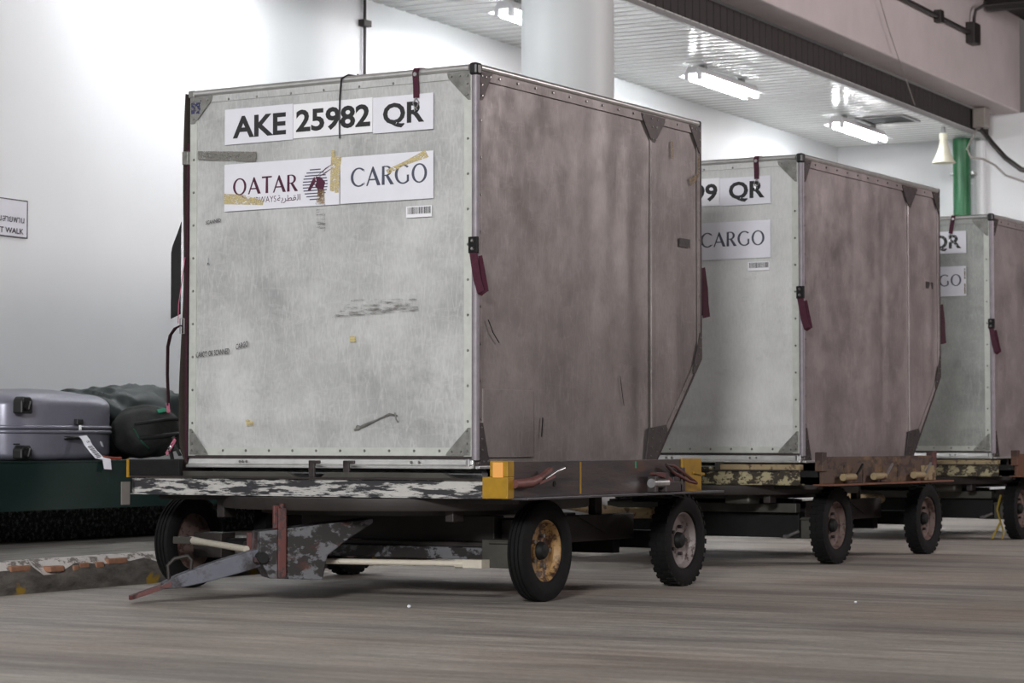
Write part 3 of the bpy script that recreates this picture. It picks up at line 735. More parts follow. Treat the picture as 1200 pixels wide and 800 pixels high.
    if i == 0:
        s_ = stick('identification_sticker', -1.265,-.905,1.379,1.531); letters('lettering','AKE',(-1.222,-.940,1.404,1.498),M['ink'],s_,depth=L,bold=.030)
        s_ = stick('identification_sticker', -.903,-.499,1.383,1.527,M['sticker2']); letters('lettering','25982',(-.888,-.510,1.406,1.502),M['ink'],s_,depth=L,bold=.030)
        s_ = stick('identification_sticker', -.497,-.201,1.376,1.524); letters('lettering','QR',(-.447,-.244,1.392,1.496),M['ink'],s_,depth=L,bold=.030)
        s_ = stick('airline_sticker', -1.266,-.665,1.093,1.294)
        letters('airline_name','', (-1.219,-.876,1.142,1.232), M['burgundy'], s_, depth=L, VF=roman('QATAR'))
        letters('airways_lettering','AIRWAYS',(-1.130,-.990,1.121,1.147),M['burgundy'],s_,depth=L,bold=-.004)
        letters('arabic_lettering', '\uFE94\uFEF3\uFEAE\uFEC4\uFED8\uFEDF\uFE8D', (-.984,-.864,1.113,1.148), M['burgundy'], s_, depth=L, bold=.004)
        V, F = oryx(-.788, 1.183, .064); mm = MB(); mm.add([(p[0], L, p[1]) for p in V], F); mm.build('striped_disc', M['navy'], s_, fix=False)
        hd = [[(-.826,1.160),(-.812,1.158),(-.783,1.196),(-.792,1.216),(-.806,1.196)],
              [(-.785,1.216),(-.758,1.212),(-.736,1.190),(-.744,1.162),(-.772,1.158),(-.788,1.176),(-.780,1.196)],
              [(-.772,1.160),(-.744,1.162),(-.756,1.130),(-.762,1.124),(-.776,1.146)],
              [(-.790,1.212),(-.780,1.216),(-.735,1.248),(-.690,1.268),(-.735,1.242)],
              [(-.780,1.208),(-.772,1.212),(-.735,1.232),(-.690,1.252),(-.735,1.226)]]
        mm = MB()
        for pl in hd: mm.add([(p[0], L-.0005, p[1]) for p in pl], [tuple(range(len(pl)))])
        mm.build('antelope_emblem', M['burgundy'], s_, fix=False)
        s2_ = stick('cargo_sticker', -.660,-.200,1.094,1.288)
        letters('lettering','',(-.607,-.230,1.160,1.240),M['navy'],s2_,depth=L,VF=roman('CARGO'))
        # adhesive residue
        def res(name, pl, mat, e_=.0012): MB().prism(pl, d0-e_, d0-e_+.0004, 'xz').build(name, mat, T)
        res('tape_residue', [(-1.266,1.125),(-1.165,1.118),(-1.06,1.110),(-1.055,1.128),(-1.165,1.160),(-1.266,1.170)], M['tan'])
        res('tape_residue', [(-.712,1.150),(-.690,1.148),(-.688,1.320),(-.706,1.322)], M['tan'])
        res('tape_residue', [(-.688,1.142),(-.668,1.142),(-.660,1.250),(-.652,1.290),(-.690,1.295)], M['tan'])
        res('tape_residue', [(-.42,1.205),(-.34,1.235),(-.222,1.262),(-.240,1.292),(-.34,1.252),(-.43,1.222)], M['tan'])
        res('tape_residue', [(-.786,1.100),(-.738,1.100),(-.740,1.162),(-.770,1.162)], M['tan_side'])
        res('tape_residue', [(-.780,.985),(-.735,.985),(-.735,1.098),(-.782,1.098)], M['smudge'])
        res('grey_tape', [(-1.41,1.325),(-1.095,1.298),(-1.095,1.340),(-1.41,1.362)], speckle('old_grey_tape', srgb(128,126,120), .38, .5, 50, (1,1,2), .85))
        letters('stamp_lettering','SCANNED',(-1.366,-1.285,1.042,1.058),M['ink'],T,depth=-.008,bold=.01,shear=.008)
        letters('stamp_lettering','CARGO OK SCANNED',(-1.415,-1.235,.470,.494),M['ink_worn'],T,depth=-.008,bold=.01,shear=.014)
        letters('stamp_lettering','CARGO',(-1.20,-1.135,.500,.524),M['ink_worn'],T,depth=-.008,bold=.01,shear=.014)
        res('grime_streak', [(-.70,.625),(-.27,.640),(-.28,.690),(-.60,.695),(-.64,.66)], M['smudge'])
        res('blue_tick', [(-1.358,.865),(-1.350,.900),(-1.343,.865)], M['blueink'])
        res('tape_residue', [(-1.14,.175),(-1.105,.180),(-1.105,.195),(-1.135,.205),(-1.145,.20)], M['tan'])
        res('sticker_scrap', [(-.61,.520),(-.58,.520),(-.58,.545),(-.61,.545)], M['tan'])
        # torn dent in the lower face
        mm = MB(); mm.tube([(-.585,-.008,.158),(-.53,-.010,.178),(-.47,-.008,.20),(-.41,-.009,.222),(-.375,-.007,.215)], [.004,.006,.003,.005,.003], 6)
        mm.tube([(-.385,-.008,.228),(-.378,-.009,.20),(-.37,-.007,.19)], .003, 6); mm.cyl((-.565,-.006,.168),(-.565,-.014,.168),.010,n=8); mm.build('torn_sheet_edge', M['gusset'], T)
    else:
        num = {1: '25699', 2: '25699'}[i]
        s_ = stick('identification_sticker', -1.255,-.880,1.375,1.525); letters('lettering','AKE',(-1.21,-.93,1.40,1.495),M['ink'],s_,depth=L,bold=.030)
        s_ = stick('identification_sticker', -.878,-.477,1.378,1.527,M['sticker2']); letters('lettering',num,(-.862,-.488,1.402,1.499),M['ink'],s_,depth=L,bold=.030)
        s_ = stick('identification_sticker', -.475,-.176,1.374,1.523); letters('lettering','QR',(-.420,-.210,1.390,1.500),M['ink'] if i == 1 else M['ink_worn'],s_,depth=L,bold=.030)
        s_ = stick('airline_sticker', -1.255,-.665,1.09,1.29); letters('airline_name','',(-1.20,-.86,1.140,1.232),M['burgundy'],s_,depth=L,VF=roman('QATAR'))
        s2_ = stick('cargo_sticker', -.650,-.178,1.087,1.287); letters('lettering','',(-.590,-.212,1.154,1.234),M['navy'],s2_,depth=L,VF=roman('CARGO'))
        if i == 2:
            for zz in (1.10, 1.20): MB().prism([(-.192,zz),(-.182,zz),(-.182,zz+.07),(-.192,zz+.07)], d0-.0012, d0-.0008, 'xz').build('tape_residue', M['tan_side'], T)
    if i < 2:
        bx0 = -.332 if i == 0 else -.310
        s_ = stick('barcode_label', bx0, bx0+.125, 1.020, 1.066, M['sticker2']); mm = MB(); x = bx0+.008
        while x < bx0+.115:
            w_ = rnd.choice((.0018,.003,.0045)); mm.box(x, x+w_, L, L+.0003, 1.034, 1.062); x += w_+rnd.choice((.0018,.003))
        mm.build('bars', M['ink'], s_)
        mm = MB(); mm.box(.0035,.0042,1.785,1.895,1.018,1.058); b_ = mm.build('barcode_label', M['gusset_dark'], T); mm = MB(); x = 1.79
        while x < 1.89:
            w_ = rnd.choice((.003,.005)); mm.box(.0043,.0046,x,x+w_,1.028,1.056); x += w_+.004
        mm.build('bars', M['ink'], b_)
    if i == 0:
        # riveted repair patch
        mm = MB(); mm.box(-.001,.0045,.045,.445,.045,.322); mm.build('repair_patch', SM, T, bevel=.002)
        for pl in ([(1.70,1.50),(1.72,1.50),(1.725,1.42),(1.70,1.42)], [(1.88,1.34),(1.93,1.36),(1.99,1.38),(1.99,1.37),(1.95,1.33),(1.90,1.31)], [(1.975,1.38),(1.995,1.38),(1.995,1.48),(1.98,1.46)]):
            MB().prism(pl, .0045, .0049, 'yz').build('tape_residue', M['tan_side'], T)
        for pth, r2 in (([(.0045,.085,.60),(.0055,.12,.55),(.0045,.17,.51)], .002), ([(.0045,1.20,.40),(.0055,1.215,.33),(.0045,1.235,.27)], .0012), ([(.0045,.52,.21),(.0045,.51,.13)], .0025)):
            MB().tube(pth, r2, 5).build('deep_scratch', M['black'], T)
        # black cable tie hung over the top edge
        mm = MB(); mm.tube([(-.60,.05,CH+.002),(-.625,.0,CH+.006),(-.648,-.018,CH-.01),(-.657,-.016,CH-.08),(-.662,-.012,CH-.16),(-.662,-.010,1.368)], .0042, 6)
        mm.tube([(-.60,.05,CH+.002),(-.58,.0,CH+.004)], .003, 6); mm.build('hanging_cord', M['rubber_cap'], T, smooth=60)
        MB().box(-CW-.030,-CW+.004,-.020,.004,1.305,1.365).build('door_hinge', M['gusset'], T, bevel=.005)
    # top strap with snap hook
    xs = -.279 if i == 0 else -.253 if i == 1 else -.262
    mm = MB(); tilt = 0 if i < 2 else -.02
    mm.ribbon([(xs,.03,CH+.008),(xs,-.010,CH+.003),(xs,-.022,CH-.015),(xs+tilt*.6,-.016,CH-.07),(xs+tilt,-.014,CH-.118)], (1,0,0), .027, .004)
    st = mm.build('top_strap', M['maroon'], T)
    mm = MB(); mm.lathe([(-.004,.0),(-.003,.008),(.0,.010)], (xs,-.024,CH-.022), 'Y', 12); mm.build('strap_button', M['steel'], st)
    xk = xs+tilt; z_ = CH-.118
    mm = MB(); mm.tube([(xk,-.016,z_),(xk-.014,-.016,z_-.02),(xk-.008,-.017,z_-.035),(xk+.006,-.017,z_-.048),(xk-.006,-.017,z_-.055),(xk-.008,-.017,z_-.04)], .0028, 6)
    mm.tube([(xk,-.016,z_),(xk+.014,-.016,z_-.02),(xk+.004,-.017,z_-.040)], .0028, 6); mm.build('snap_hook', M['steel'], st)
    # corner grab strap
    mm = MB(); mm.box(-.024,.020,-.024,-.010,.862,.928); br = mm.build('strap_bracket', M['black'], T, bevel=.003)
    mm = MB(); mm.dome((-.004,-.024,.912),(0,-1,0),.009); mm.dome((-.004,-.024,.880),(0,-1,0),.009); mm.build('rivet', M['rivet'], br)
    mm = MB(); mm.ribbon([(-.002,-.020,.868),(.008,-.024,.82),(.020,-.024,.755),(.036,-.022,.706),(.044,-.014,.698),(.044,-.004,.706),(.030,.0,.76),(.012,-.002,.85)], (.9,0,.35), .034, .004); mm.build('grab_strap', M['maroon'], T)
    # back corner strap
    mm = MB(); mm.ribbon([(.004,CL+.006,.93),(.004,CL+.020,.88),(.002,CL+.040,.83),(.0,CL+.050,.76),(.0,CL+.065,.70)], (.5,.9,0), .040, .005)
    mm.ribbon([(-.01,CL+.006,.93),(-.012,CL+.030,.83),(-.012,CL+.050,.71)], (.5,.9,0), .034, .004); mm.build('back_strap', M['maroon_dk'], T)
    # curtain door on the far side, with its webbing
    mm = MB()
    def curt(a, b_):
        z = .01+(CH-.02)*b_; y_ = -.012+(CL*.7)*a; bul = .018+.030*(1-b_)**.6*(.6+.4*sin(b_*9))+.004*sin(a*30)
        return (-CW-bul*(min(1, b_*25)), y_, z)
    mm.sheet(curt, 20, 40); mm.build('curtain_door', M['canvas'], T, smooth=60, solid=.006)
    mm = MB(); mm.ribbon([(-CW-.006,-.006,.02),(-CW-.008,-.008,.5),(-CW-.006,-.008,1.0),(-CW-.004,-.006,1.4)], (1,0,0), .014, .004); mm.build('curtain_edge_tape', M['maroon_dk'], T)
    if i == 0:
        xx = -CW
        mm = MB(); mm.sheet(lambda a, b_: (xx-.030-.045*a*(1 if b_ < .75 else (1-b_)*4), -.02-.01*a, .66+.40*b_-.02*a), 6, 14); mm.build('loose_flap', M['blackcloth'], T, smooth=60, solid=.004)
        mm = MB(); mm.ribbon([(xx-.008,-.020,.905),(xx-.020,-.026,.80),(xx-.034,-.030,.70),(xx-.038,-.028,.62)], (.6,-.8,0), .014, .003); mm.build('door_strap', M['pink'], T)
        mm = MB(); mm.tube([(xx-.010,-.022,.64),(xx-.010,-.022,.575),(xx-.028,-.026,.575),(xx-.028,-.026,.64),(xx-.010,-.022,.64)], .003, 6); mm.build('door_buckle', M['steel'], T)
        mm = MB(); mm.ribbon([(xx-.022,-.026,.61),(xx-.05,-.03,.60),(xx-.078,-.03,.57),(xx-.092,-.03,.52),(xx-.094,-.03,.40),(xx-.086,-.03,.265)], (.3,-.9,0), .030, .004); mm.build('door_strap', M['maroon_dk'], T)
        mm = MB(); mm.ribbon([(xx-.088,-.032,.275),(xx-.084,-.032,.235)], (1,-.3,0), .018, .005); mm.build('strap_tip', M['pink'], T)
        mm = MB(); mm.ribbon([(xx-.02,-.03,.05),(xx-.045,-.04,.10),(xx-.066,-.045,.085),(xx-.05,-.045,.03),(xx-.02,-.04,-.0)], (.3,-.9,.2), .040, .006); mm.build('tie_down_strap', M['blackcloth'], T)
        mm = MB(); mm.ribbon([(xx-.030,-.052,.120),(xx-.052,-.056,.085),(xx-.074,-.056,.055)], (1,-.2,.4), .020, .004); mm.build('strap_tip', M['pink'], T)
        mm = MB(); mm.tube([(xx-.048,-.062,.092),(xx-.060,-.062,.082),(xx-.056,-.062,.072),(xx-.044,-.062,.082),(xx-.048,-.062,.092)], .0025, 6); mm.build('ratchet_ring', M['steel'], T)
    return T
container(0, 'nearest grey aluminium cargo container, lettered AKE 25982 QR, on the front dolly')
container(1, 'middle grey cargo container, partly hidden behind the nearest one, lettering ends 99 QR')
container(2, 'farthest cargo container at the right edge, half cropped, on the last dolly')

# ================================================================== DOLLIES
def tyre_profile(R_, w_, rib=True):
    h = w_/2; p = []
    p += [(-h*.55, R_*.60), (-h*.80, R_*.64), (-h*.98, R_*.76), (-h, R_*.84), (-h*.90, R_*.94), (-h*.78, R_*.985)]
    if rib:
        for g in (-.42, 0, .42):
            p += [((g-.09)*h, R_), ((g-.07)*h, R_-.007), ((g+.07)*h, R_-.007), ((g+.09)*h, R_)]
    else: p += [(-.5*h, R_*.985), (.5*h, R_*.985)]
    p += [(h*.78, R_*.985), (h*.90, R_*.94), (h, R_*.84), (h*.98, R_*.76), (h*.80, R_*.64), (h*.55, R_*.60)]
    return p
def wheel(T, u_, v_, rimmat, rib=True, R_=.207, w_=.088):
    """axle along local x, outer face at +x"""
    c_ = (u_, v_, R_); h = w_/2
    m = MB()   # dished steel rim
    m.lathe([(-h*.6,0),(-h*.6,R_*.30),(-h*.55,R_*.62),(h*.60,R_*.63),(h*.62,R_*.60),(h*.52,R_*.575),(h*.0,R_*.54),(-h*.2,R_*.40),(-h*.2,R_*.22),(-h*.05,R_*.20),(0,0)], c_, 'X', 40)
    wl = m.build('wheel', rimmat, T, smooth=35)
    m = MB(); tp = tyre_profile(R_, w_, rib); m.lathe(tp+[tp[0]], c_, 'X', 64, caps=False)
    if not rib:
        for k in range(30):
            a = 2*pi*k/30
            for s in (-1, 1):
                Mx = Matrix.Translation(c_) @ Matrix.Rotation(a+s*.05, 4, 'X')
                m.add([(x, y, z) for z in (R_*.955, R_+.001) for y in (-.011, .011) for x in (s*h*.10, s*h*.93)], [(0,2,3,1),(4,5,7,6),(0,1,5,4),(2,6,7,3),(0,4,6,2),(1,3,7,5)], Mx)
    m.build('tyre', M['tyre'], wl, smooth=35)
    m = MB(); m.lathe([(-h*.2,R_*.19),(h*.35,R_*.17),(h*.55,R_*.13),(h*.62,R_*.05),(h*.64,0)], c_, 'X', 20); m.build('hub', M['black'], wl, smooth=35)
    for k in range(5):
        a = 2*pi*k/5; p = Vector(c_)+Vector((-h*.2, R_*.31*cos(a), R_*.31*sin(a)))
        MB().cyl(p, p+Vector((.018,0,0)), .009, n=6).build('wheel_nut', M['chassis'] if rimmat != M['rim_gold'] else M['rivet'], wl)
    return wl
def rail_c(m, x0, x1, y0, z0, z1, d=.05, t_=.006):
    m.box(x0, x1, y0, y0+t_, z0+t_, z1-t_); m.box(x0, x1, y0-.012, y0+d, z0, z0+t_); m.box(x0, x1, y0-.012, y0+d, z1-t_, z1)
def dolly(i, label):
    px, py, _ = POS[i]
    du = (0, -.08, -.04)[i]
    T = thing('baggage_dolly', label, 'dolly', (px+du*cos(TR), py+du*sin(TR), 0), TR)
    XL, XR, Y0, Y1 = -1.67, .23, -.12, 1.52
    beam_mat = M['peel'] if i == 0 else M['peel_yel']
    # front beam and deck
    m = MB(); rail_c(m, XL, .115, Y0, .428, .506, .06); m.build('front_beam', beam_mat, T, bevel=.0015)
    m = MB(); m.box(XL, .115, Y0-.014, Y0-.0122, .500, .508); m.build('beam_edge', M['chassis'], T)
    MB().box(XL+.02, XR-.02, Y0+.01, Y1, .470, .500).build('deck_plate', M['black'], T)
    m = MB(); rail_c(m, XL, XR, Y1-.02, .428, .506, .06); m.build('rear_beam', beam_mat, T)
    for k, yy in enumerate((.10, .45, .8, 1.15, 1.42)):
        MB().cyl((XL+.28, yy, .5205), (-.02, yy, .5205), .0225, n=14).build('roller', M['steel'], T, smooth=40)
    if i == 0:
        for x0, x1 in ((-1.454,-.83), (-.700,-.053)):
            m = MB(); m.prism([(x0,.506),(x1,.506),(x1-.05,.528),(x0+.03,.528)], -.085, -.050, 'xz'); m.build('guide_plate', M['chassis_grey'], T, bevel=.003)
        for x in (-.745, -.572):
            m = MB(); m.box(x-.022, x+.008, -.078, -.066, .506, .575); m.box(x-.022, x+.034, -.078, -.066, .562, .576); m.box(x-.022,x-.010,-.078,-.04,.55,.576); m.build('stop_hook', M['gusset_dark'], T, bevel=.003)
    else:
        MB().box(-.36, .10, -.09, -.04, .506, .535).build('guide_plate', M['cream'], T, bevel=.003)
        MB().box(-.385, -.360, -.10, -.03, .500, .548).build('stop_hook', M['chassis_grey'], T, bevel=.004)
        for k in range(7): MB().box(-1.40+k*.145, -1.40+k*.145+.13, -.10, -.05, .506, .522).build('guide_block', M['peel_yel'], T, bevel=.003)
    # yellow corner cap with reflector (front), or a post on the others
    LM = M['lip'][i]
    if i == 0:
        m = MB(); m.box(.115, .232, Y0-.020, Y0+.03, .430, .515); m.box(.150, .232, Y0-.020, Y0+.03, .515, .578); m.build('corner_cap', M['yellow'], T, bevel=.003)
        MB().box(.165, .212, Y0-.024, Y0-.019, .512, .572).build('reflector', M['amber'], T, bevel=.002)
        m = MB(); m.box(.2255, .240, 1.345, 1.520, .430, .578); m.box(.14,.24,1.515,1.53,.430,.578); rc = m.build('rear_corner_cap', M['yellow'], T, bevel=.002)
        m = MB(); m.bar((.245,1.44,.517),(.245,1.545,.508), .008, .01); m.build('cap_rib', M['yellow'], rc)
    # side lip plates
    m = MB(); m.box(.212, .230, Y0+.03, Y1-.0, .434, .576); lp = m.build('side_lip', LM, T, bevel=.002)
    m = MB(); m.box(XL-.0, XL+.018, Y0, Y1, .434, .577); m.build('side_lip', LM, T, bevel=.002)
    m = MB(); m.box(.18, .300, Y0+.02, Y1+.12, .425, .434); m.build('side_flange', M['flange'][i], T, bevel=.002)
    m = MB(); m.box(XL-.02, XL+.26, Y0-.005, Y0+.02, .508, .577); lb = m.build('left_corner_block', M['black'], T, bevel=.003)
    m = MB(); m.box(XL-.024, XL-.012, Y0-.010, Y0-.0, .500, .579); m.build('yellow_edge', M['yellow'], lb)
    if i == 0:
        for y_, z_, ln, in ((.44,.555,.03),(.44,.49,.10),(.92,.555,.03)):
            MB().box(.2302,.2312,y_-.006,y_+.006,z_-ln/2,z_+ln/2).build('paint_stripe', M['yellow'] if y_ < .9 else M['teal'], lp)
        MB().cyl((.229,.225,.484),(.2325,.225,.484), .011, n=12).build('bolt_hole', M['black'], lp)
        # release lever near the front
        m = MB(); m.tube([(.238,-.10,.488),(.255,.0,.492),(.262,.05,.506)], [.018,.020,.017], 10); m.bar((.262,.03,.500),(.268,.13,.545), .022, .012); m.bar((.264,.04,.490),(.270,.15,.515), .020, .010)
        lv = m.build('release_lever', M['lever'], T, smooth=40)
        m = MB(); m.tube([(.272,.08,.505),(.280,.16,.535),(.283,.215,.547)], .006, 8); m.build('lever_rod', M['steel'], lv, smooth=60)
        # ratchet mechanism towards the rear
        m = MB(); m.box(.245,.285,1.00,1.025,.436,.505); m.build('latch_cheek', M['gusset_dark'], T, bevel=.003)
        m = MB(); m.box(.245,.285,1.10,1.24,.436,.480); mk = m.build('latch_bracket', M['gusset_dark'], T, bevel=.003)
        MB().cyl((.268,.99,.475),(.268,1.13,.475), .020, n=14).build('latch_roller', M['steel'], mk, smooth=40)
        m = MB(); m.prism([(.99,.522),(1.11,.520),(1.20,.468),(1.17,.466),(1.08,.500),(.99,.512)], .262, .282, 'yz'); m.build('latch_arm', M['towred'], mk, bevel=.002)
        m = MB(); m.tube([(.262,1.14,.553),(.272,1.20,.548),(.28,1.36,.485),(.28,1.40,.470),(.276,1.33,.480),(.268,1.20,.520),(.262,1.14,.553)], .007, 8); m.build('pull_handle', M['towred'], T, smooth=60)
        m = MB(); m.box(.242,.27,1.20,1.26,.436,.500); m.box(.242,.27,1.28,1.31,.436,.54); m.build('handle_post', M['gusset_dark'], T, bevel=.003)
    else:
        for y_ in (Y0+.01, Y1-.05):
            MB().box(.195, .240, y_, y_+.055, .500, .600).build('corner_post', M['towred'] if y_ > 0 else LM, T, bevel=.004)
        for y_ in (.10, .52, 1.10):
            m = MB(); m.cyl((.262,y_,.468),(.262,y_+.15,.468), .019, n=12); rl = m.build('side_roller', M['cream'], T, smooth=40)
            m = MB(); m.bar((.27,y_+.15,.466),(.275,y_+.24,.535), .010, .010); m.build('roller_lever', M['steel'] if y_ > .2 else M['black'], rl)
        MB().box(.228,.250,1.30,1.48,.436,.520).build('wood_block', M['cream'], T, bevel=.003)
        for y_ in (.2,.45,.7,.95,1.2): MB().box(.230,.236,y_-.01,y_+.01,.436,.530).build('lip_rib', LM, T)
    # turntable ring and chassis
    cx_, cy_ = -.68, .52
    m = MB(); m.lathe([(.375,.74),(.375,.785),(.382,.79),(.425,.79),(.425,.74)], (cx_,cy_,0), 'Z', 72); m.build('turntable_ring', M['chassis'], T, smooth=40)
    m = MB(); m.lathe([(.352,.0),(.352,.62),(.376,.62)], (cx_,cy_,0), 'Z', 48); m.build('turntable_plate', M['chassis'], T, smooth=40)
    WL, WR = -1.74, .085
    fy, ry = .36, (1.60 if i == 0 else 1.70)
    wheel(T, WR, fy, (M['rim_gold'], M['rim_rust'], M['rim_rust'])[i], i == 0)
    wheel(T, WR, ry, (M['rim_grey'], M['rim_rust'], M['rim_rust'])[i], False)
    for y_, rb in ((fy, i == 0), (ry, False)):
        # far wheels: mirrored so the dished side faces away
        w_ = wheel(T, 0, 0, M['rim_rust'], rb)
        for o in [w_]+list(w_.children):
            for vtx in o.data.vertices: vtx.co = (WL-vtx.co.x, vtx.co.y+y_, vtx.co.z)
            o.data.flip_normals()
    m = MB(); m.box(-1.40,-.15,fy-.05,fy+.05,.165,.215); m.build('front_axle', M['peel_grey'], T, bevel=.004)
    m = MB(); m.box(-1.20,-.12,fy-.02,fy+.02,.215,.235); m.box(-1.15,-.16,fy+.04,fy+.12,.235,.345); m.build('axle_beam', M['chassis'], T, bevel=.004)
    m = MB(); m.box(-.15,.03,fy-.075,fy+.05,.135,.250); m.box(-.11,.05,fy-.09,fy-.0,.235,.245); kn = m.build('steering_knuckle', M['chassis_grey'], T, bevel=.004)
    m = MB(); m.cyl((-.05,fy,.20),(.06,fy,.20), .03, n=14); m.build('stub_axle', M['black'], kn)
    m = MB(); m.box(-1.68,-1.52,fy-.05,fy+.05,.14,.25); kn = m.build('steering_knuckle', M['chassis'], T, bevel=.004)
    m = MB(); m.cyl((-1.70,fy,.20),(-1.40,fy,.20), .028, n=14); m.build('stub_axle', M['black'], kn)
    m = MB(); m.box(-1.64,.0,ry-.04,ry+.04,.17,.25); m.cyl((-1.70,ry,.207),(.06,ry,.207),.026,n=14); m.build('rear_axle', M['black'], T, bevel=.004)
    m = MB(); m.box(-1.38,-.14,ry-.20,ry-.14,.15,.30); m.build('rear_cross_plate', M['black'], T, bevel=.004)
    for x in (-1.30, -.14):
        m = MB(); m.box(x-.03, x+.03, fy+.10, Y1+.02, .215, .330); m.build('chassis_rail', M['chassis'], T, bevel=.004)
        for ya, yb in ((1.20,1.26),(.02,.10)): MB().box(x-.02, x+.02, ya, yb, .330, .428).build('chassis_upright', M['chassis'], T, bevel=.004)
    m = MB(); m.prism([(1.00,.330),(1.26,.330),(1.26,.245)], -.108, -.100, 'yz'); m.build('bracing_plate', M['chassis'], T)
    for ya, za, zb in ((.0,.405,.428),(.75,.426,.470),(1.3,.426,.470)): MB().box(XL+.05, XR-.06, ya, ya+.05, za, zb).build('cross_member', M['chassis'], T)
    # steering rods
    if i == 0:
        m = MB(); m.tube([(-.84,-.04,.158),(-.80,.0,.158),(-.16,.10,.160)], .0125, 10); sr = m.build('tie_rod', M['rod'], T, smooth=60)
        m = MB(); m.tube([(-.16,.10,.160),(-.10,.11,.160)], .018, 10); m.box(-.11,-.02,.075,.135,.145,.178); m.build('rod_clevis', M['rod'], sr)
        m = MB(); m.tube([(-1.52,.10,.225),(-1.36,.0,.222),(-.96,-.24,.212)], [.018,.014,.014], 10); sr = m.build('tie_rod', M['rod'], T, smooth=60)
        m = MB(); m.box(-1.60,-1.50,.07,.13,.21,.24); m.build('rod_clevis', M['chassis_grey'], sr, bevel=.003)
        m = MB(); m.box(-1.45,-1.0,fy-.10,fy-.04,.10,.155); m.build('steering_bar', M['chassis'], T, bevel=.004)
        # draw-gear box, turned with the tow bar
        a = radians(42); BX = Matrix.Translation((-.66,-.02,0)) @ Matrix.Rotation(-a, 4, 'Z')
        m = MB(); m.M = BX
        m.prism([(-.34,.175),(-.30,.100),(-.08,.090),(-.06,.19),(.02,.25),(.13,.320),(.13,.338),(-.34,.290)], -.085, .085, 'yz')
        db = m.build('drawbar_box', M['peel_grey'], T, bevel=.004)
        m = MB(); m.M = BX; m.box(-.08,.08,-.36,-.33,.165,.185); m.box(-.10,-.086,-.36,-.1,.15,.28); m.build('drawbar_cheek', M['towred'], db, bevel=.003)
        m = MB(); m.M = BX; m.box(.086,.112,-.27,-.235,.10,.385); m.box(.062,.086,-.285,-.25,.30,.395); m.cyl((.099,-.252,.38),(.099,-.252,.402),.012,n=8); m.build('locking_post', M['towred'], db, bevel=.004)
        m = MB(); m.M = BX; m.cyl((-.11,-.33,.185),(.11,-.33,.185), .022, n=12); m.build('pivot_pin', M['black'], db, smooth=40)
        # tow bar
        P0_ = BX @ Vector((0,-.30,.190)); P1_ = Vector((-1.155,-.545,.072)); P2_ = Vector((-1.245,-.625,.050))
        # keep the bar resting low, its eye just above the ground
        m = MB()
        d_ = (P1_-P0_); nrm = Vector((d_.y, -d_.x, 0)).normalized()
        def quad(p, w_, h_): return [p+nrm*w_+Vector((0,0,h_)), p-nrm*w_+Vector((0,0,h_)), p-nrm*w_-Vector((0,0,h_)), p+nrm*w_-Vector((0,0,h_))]
        st_ = [(0,.040,.034),(.15,.044,.038),(.55,.043,.036),(.85,.043,.026),(1.0,.046,.012)]
        v_ = [q for s_, w_, h_ in st_ for q in quad(P0_.lerp(P1_, s_), w_, h_)]
        f_ = [(4*j+k, 4*j+(k+1) % 4, 4*j+4+(k+1) % 4, 4*j+4+k) for j in range(len(st_)-1) for k in range(4)]+[(0,1,2,3),(16,17,18,19)]
        m.add(v_, f_); tb = m.build('tow_bar', M['towbar'], T, bevel=.004)
        # flat towing eye
        dd = (P2_-P1_).normalized(); dd.z = 0; dd.normalize(); nn = Vector((-dd.y, dd.x, 0))
        def eye_z(p): return .036+.34*max(0, .12-(p-P1_).dot(dd))
        outl = []
        for k in range(13):
            a_ = -pi/2+pi*k/12; outl.append(P1_+dd*(.080+.050*cos(a_))+nn*.050*sin(a_))
        outl = [P1_-dd*.04-nn*.046]+outl+[P1_-dd*.04+nn*.046]
        hole = [P1_+dd*(.078+.017*cos(2*pi*k/12))+nn*.017*sin(2*pi*k/12) for k in range(12)]
        m = MB(); ns = len(outl); bm = bmesh.new()
        ov = [bm.verts.new((p.x, p.y, eye_z(p))) for p in outl]; hv = [bm.verts.new((p.x, p.y, eye_z(p))) for p in hole]
        es = [bm.edges.new((ov[k], ov[(k+1) % ns])) for k in range(ns)]+[bm.edges.new((hv[k], hv[(k+1) % 12])) for k in range(12)]
        bmesh.ops.triangle_fill(bm, use_beauty=True, edges=es)
        ex = bmesh.ops.extrude_face_region(bm, geom=bm.faces[:]); bmesh.ops.translate(bm, vec=(0,0,-.018), verts=[g for g in ex['geom'] if isinstance(g, bmesh.types.BMVert)])
        bm.verts.index_update(); m.add([tuple(x.co) for x in bm.verts], [tuple(x.index for x in f.verts) for f in bm.faces]); bm.free()
        m.build('towing_eye', M['towred'], tb)
        # bent bar loop on the tow bar
        q0 = P0_.lerp(P1_, .93)+Vector((0,0,.018)); q1 = P0_.lerp(P1_, .72)+Vector((0,0,.026))
        m = MB(); m.tube([q0, q0+Vector((-.005,0,.055)), q0.lerp(q1,.25)+Vector((0,0,.074)), q0.lerp(q1,.85)+Vector((0,0,.066)), q1+Vector((.004,0,.045)), q1], .008, 8); m.build('handle_loop', M['chassis'], tb, smooth=60)
    else:
        m = MB(); m.box(-.37,-.22,-.02,.12,.325,.400); m.build('equipment_box', M['chassis_grey'], T, bevel=.014)
        m = MB(); m.box(-1.2,-.05,.20,.26,.275,.325); m.build('grey_cross_rail', M['chassis_grey'], T, bevel=.004)
        m = MB(); m.box(-1.3,-.06,.26,.34,.14,.275); m.build('dark_apron', M['black'], T, bevel=.004)
        m = MB(); m.tube([(-.75,-.02,.27),(-.78,-.45,.28),(-.80,-.95,.34),(-.80,-1.45,.375)], .030, 10); tb = m.build('tow_bar', M['cream'], T, smooth=60)
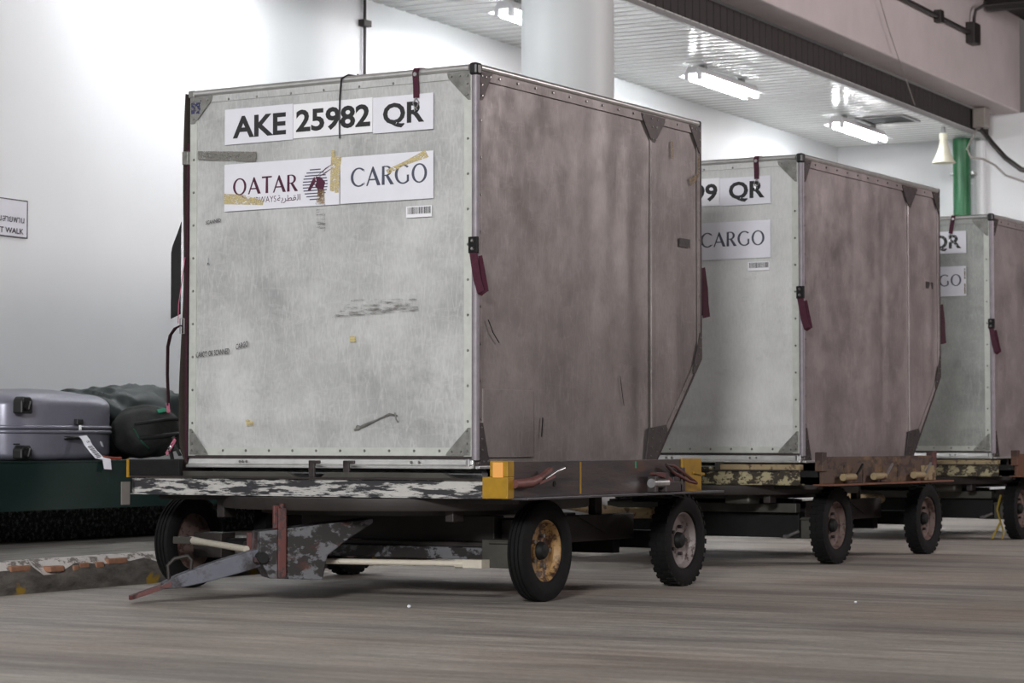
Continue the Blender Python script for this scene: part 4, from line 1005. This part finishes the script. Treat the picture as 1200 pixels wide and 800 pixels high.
        m = MB(); m.lathe([(-.012,.02),(-.012,.05),(.012,.05),(.012,.02)], (-.80,-1.50,.375), 'Z', 20); m.build('towing_eye', M['chassis_grey'], tb)
        m = MB(); m.tube([(-.17,.28,.145),(-.12,.25,.15),(-.06,.25,.175)], .010, 8); m.build('steering_link', M['steel'], T, smooth=60)
    # rear hitch
    m = MB(); m.box(-.86,-.72,Y1-.02,Y1+.14,.34,.36); m.box(-.86,-.72,Y1-.02,Y1+.14,.40,.42); m.cyl((-.79,Y1+.10,.33),(-.79,Y1+.10,.45), .016, n=10); m.build('rear_hitch', M['cream'], T, bevel=.003)
    return T
dolly(0, 'nearest low four-wheeled dolly with peeling white front beam and grey tow bar')
dolly(1, 'middle rusty dolly with cream chipped paint under the container ending 99 QR')
dolly(2, 'farthest rusty dolly at the right edge under the last container')
# yellow rope trailing by the last dolly's wheel
a = Matrix.Translation((POS[2][0], POS[2][1], 0)) @ Matrix.Rotation(TR, 4, 'Z')
m = MB(); m.M = a; m.tube([(-.03,.22,.30),(-.05,.20,.20),(-.02,.18,.12),(-.06,.17,.04),(-.07,.15,.008)], .008, 6); m.tube([(-.02,.18,.12),(.01,.16,.05),(.0,.14,.008)], .006, 6)
tag(m.build('rope', M['rope'], smooth=60), 'short yellow rope hanging to the ground beside the farthest dolly wheel', 'rope')
# grit on the road
for k, (x, y, r) in enumerate([(-4.75, 8.0, .009), (-2.05, 8.35, .010), (-3.3, 9.1, .006)]):
    m = MB(); m.add([(r*(1+.3*sin(q*3+k))*cos(q)*cos(p_), r*sin(q)*cos(p_), r*.7+r*.7*sin(p_)) for p_ in (-1.2,-.4,.4,1.2) for q in [2*pi*j/7 for j in range(7)]], [(i_*7+j, i_*7+(j+1) % 7, i_*7+7+(j+1) % 7, i_*7+7+j) for i_ in range(3) for j in range(7)]+[tuple(range(7)), tuple(range(21,28))], Matrix.Translation((x, y, 0)))
    tag(m.build('pebble', M['sticker']), ['tiny pale pebble on the concrete in front of the nearest dolly', 'tiny pale pebble on the open concrete at the lower right', 'tiny pale pebble on the concrete right of the nearest dolly'][k], 'pebble')
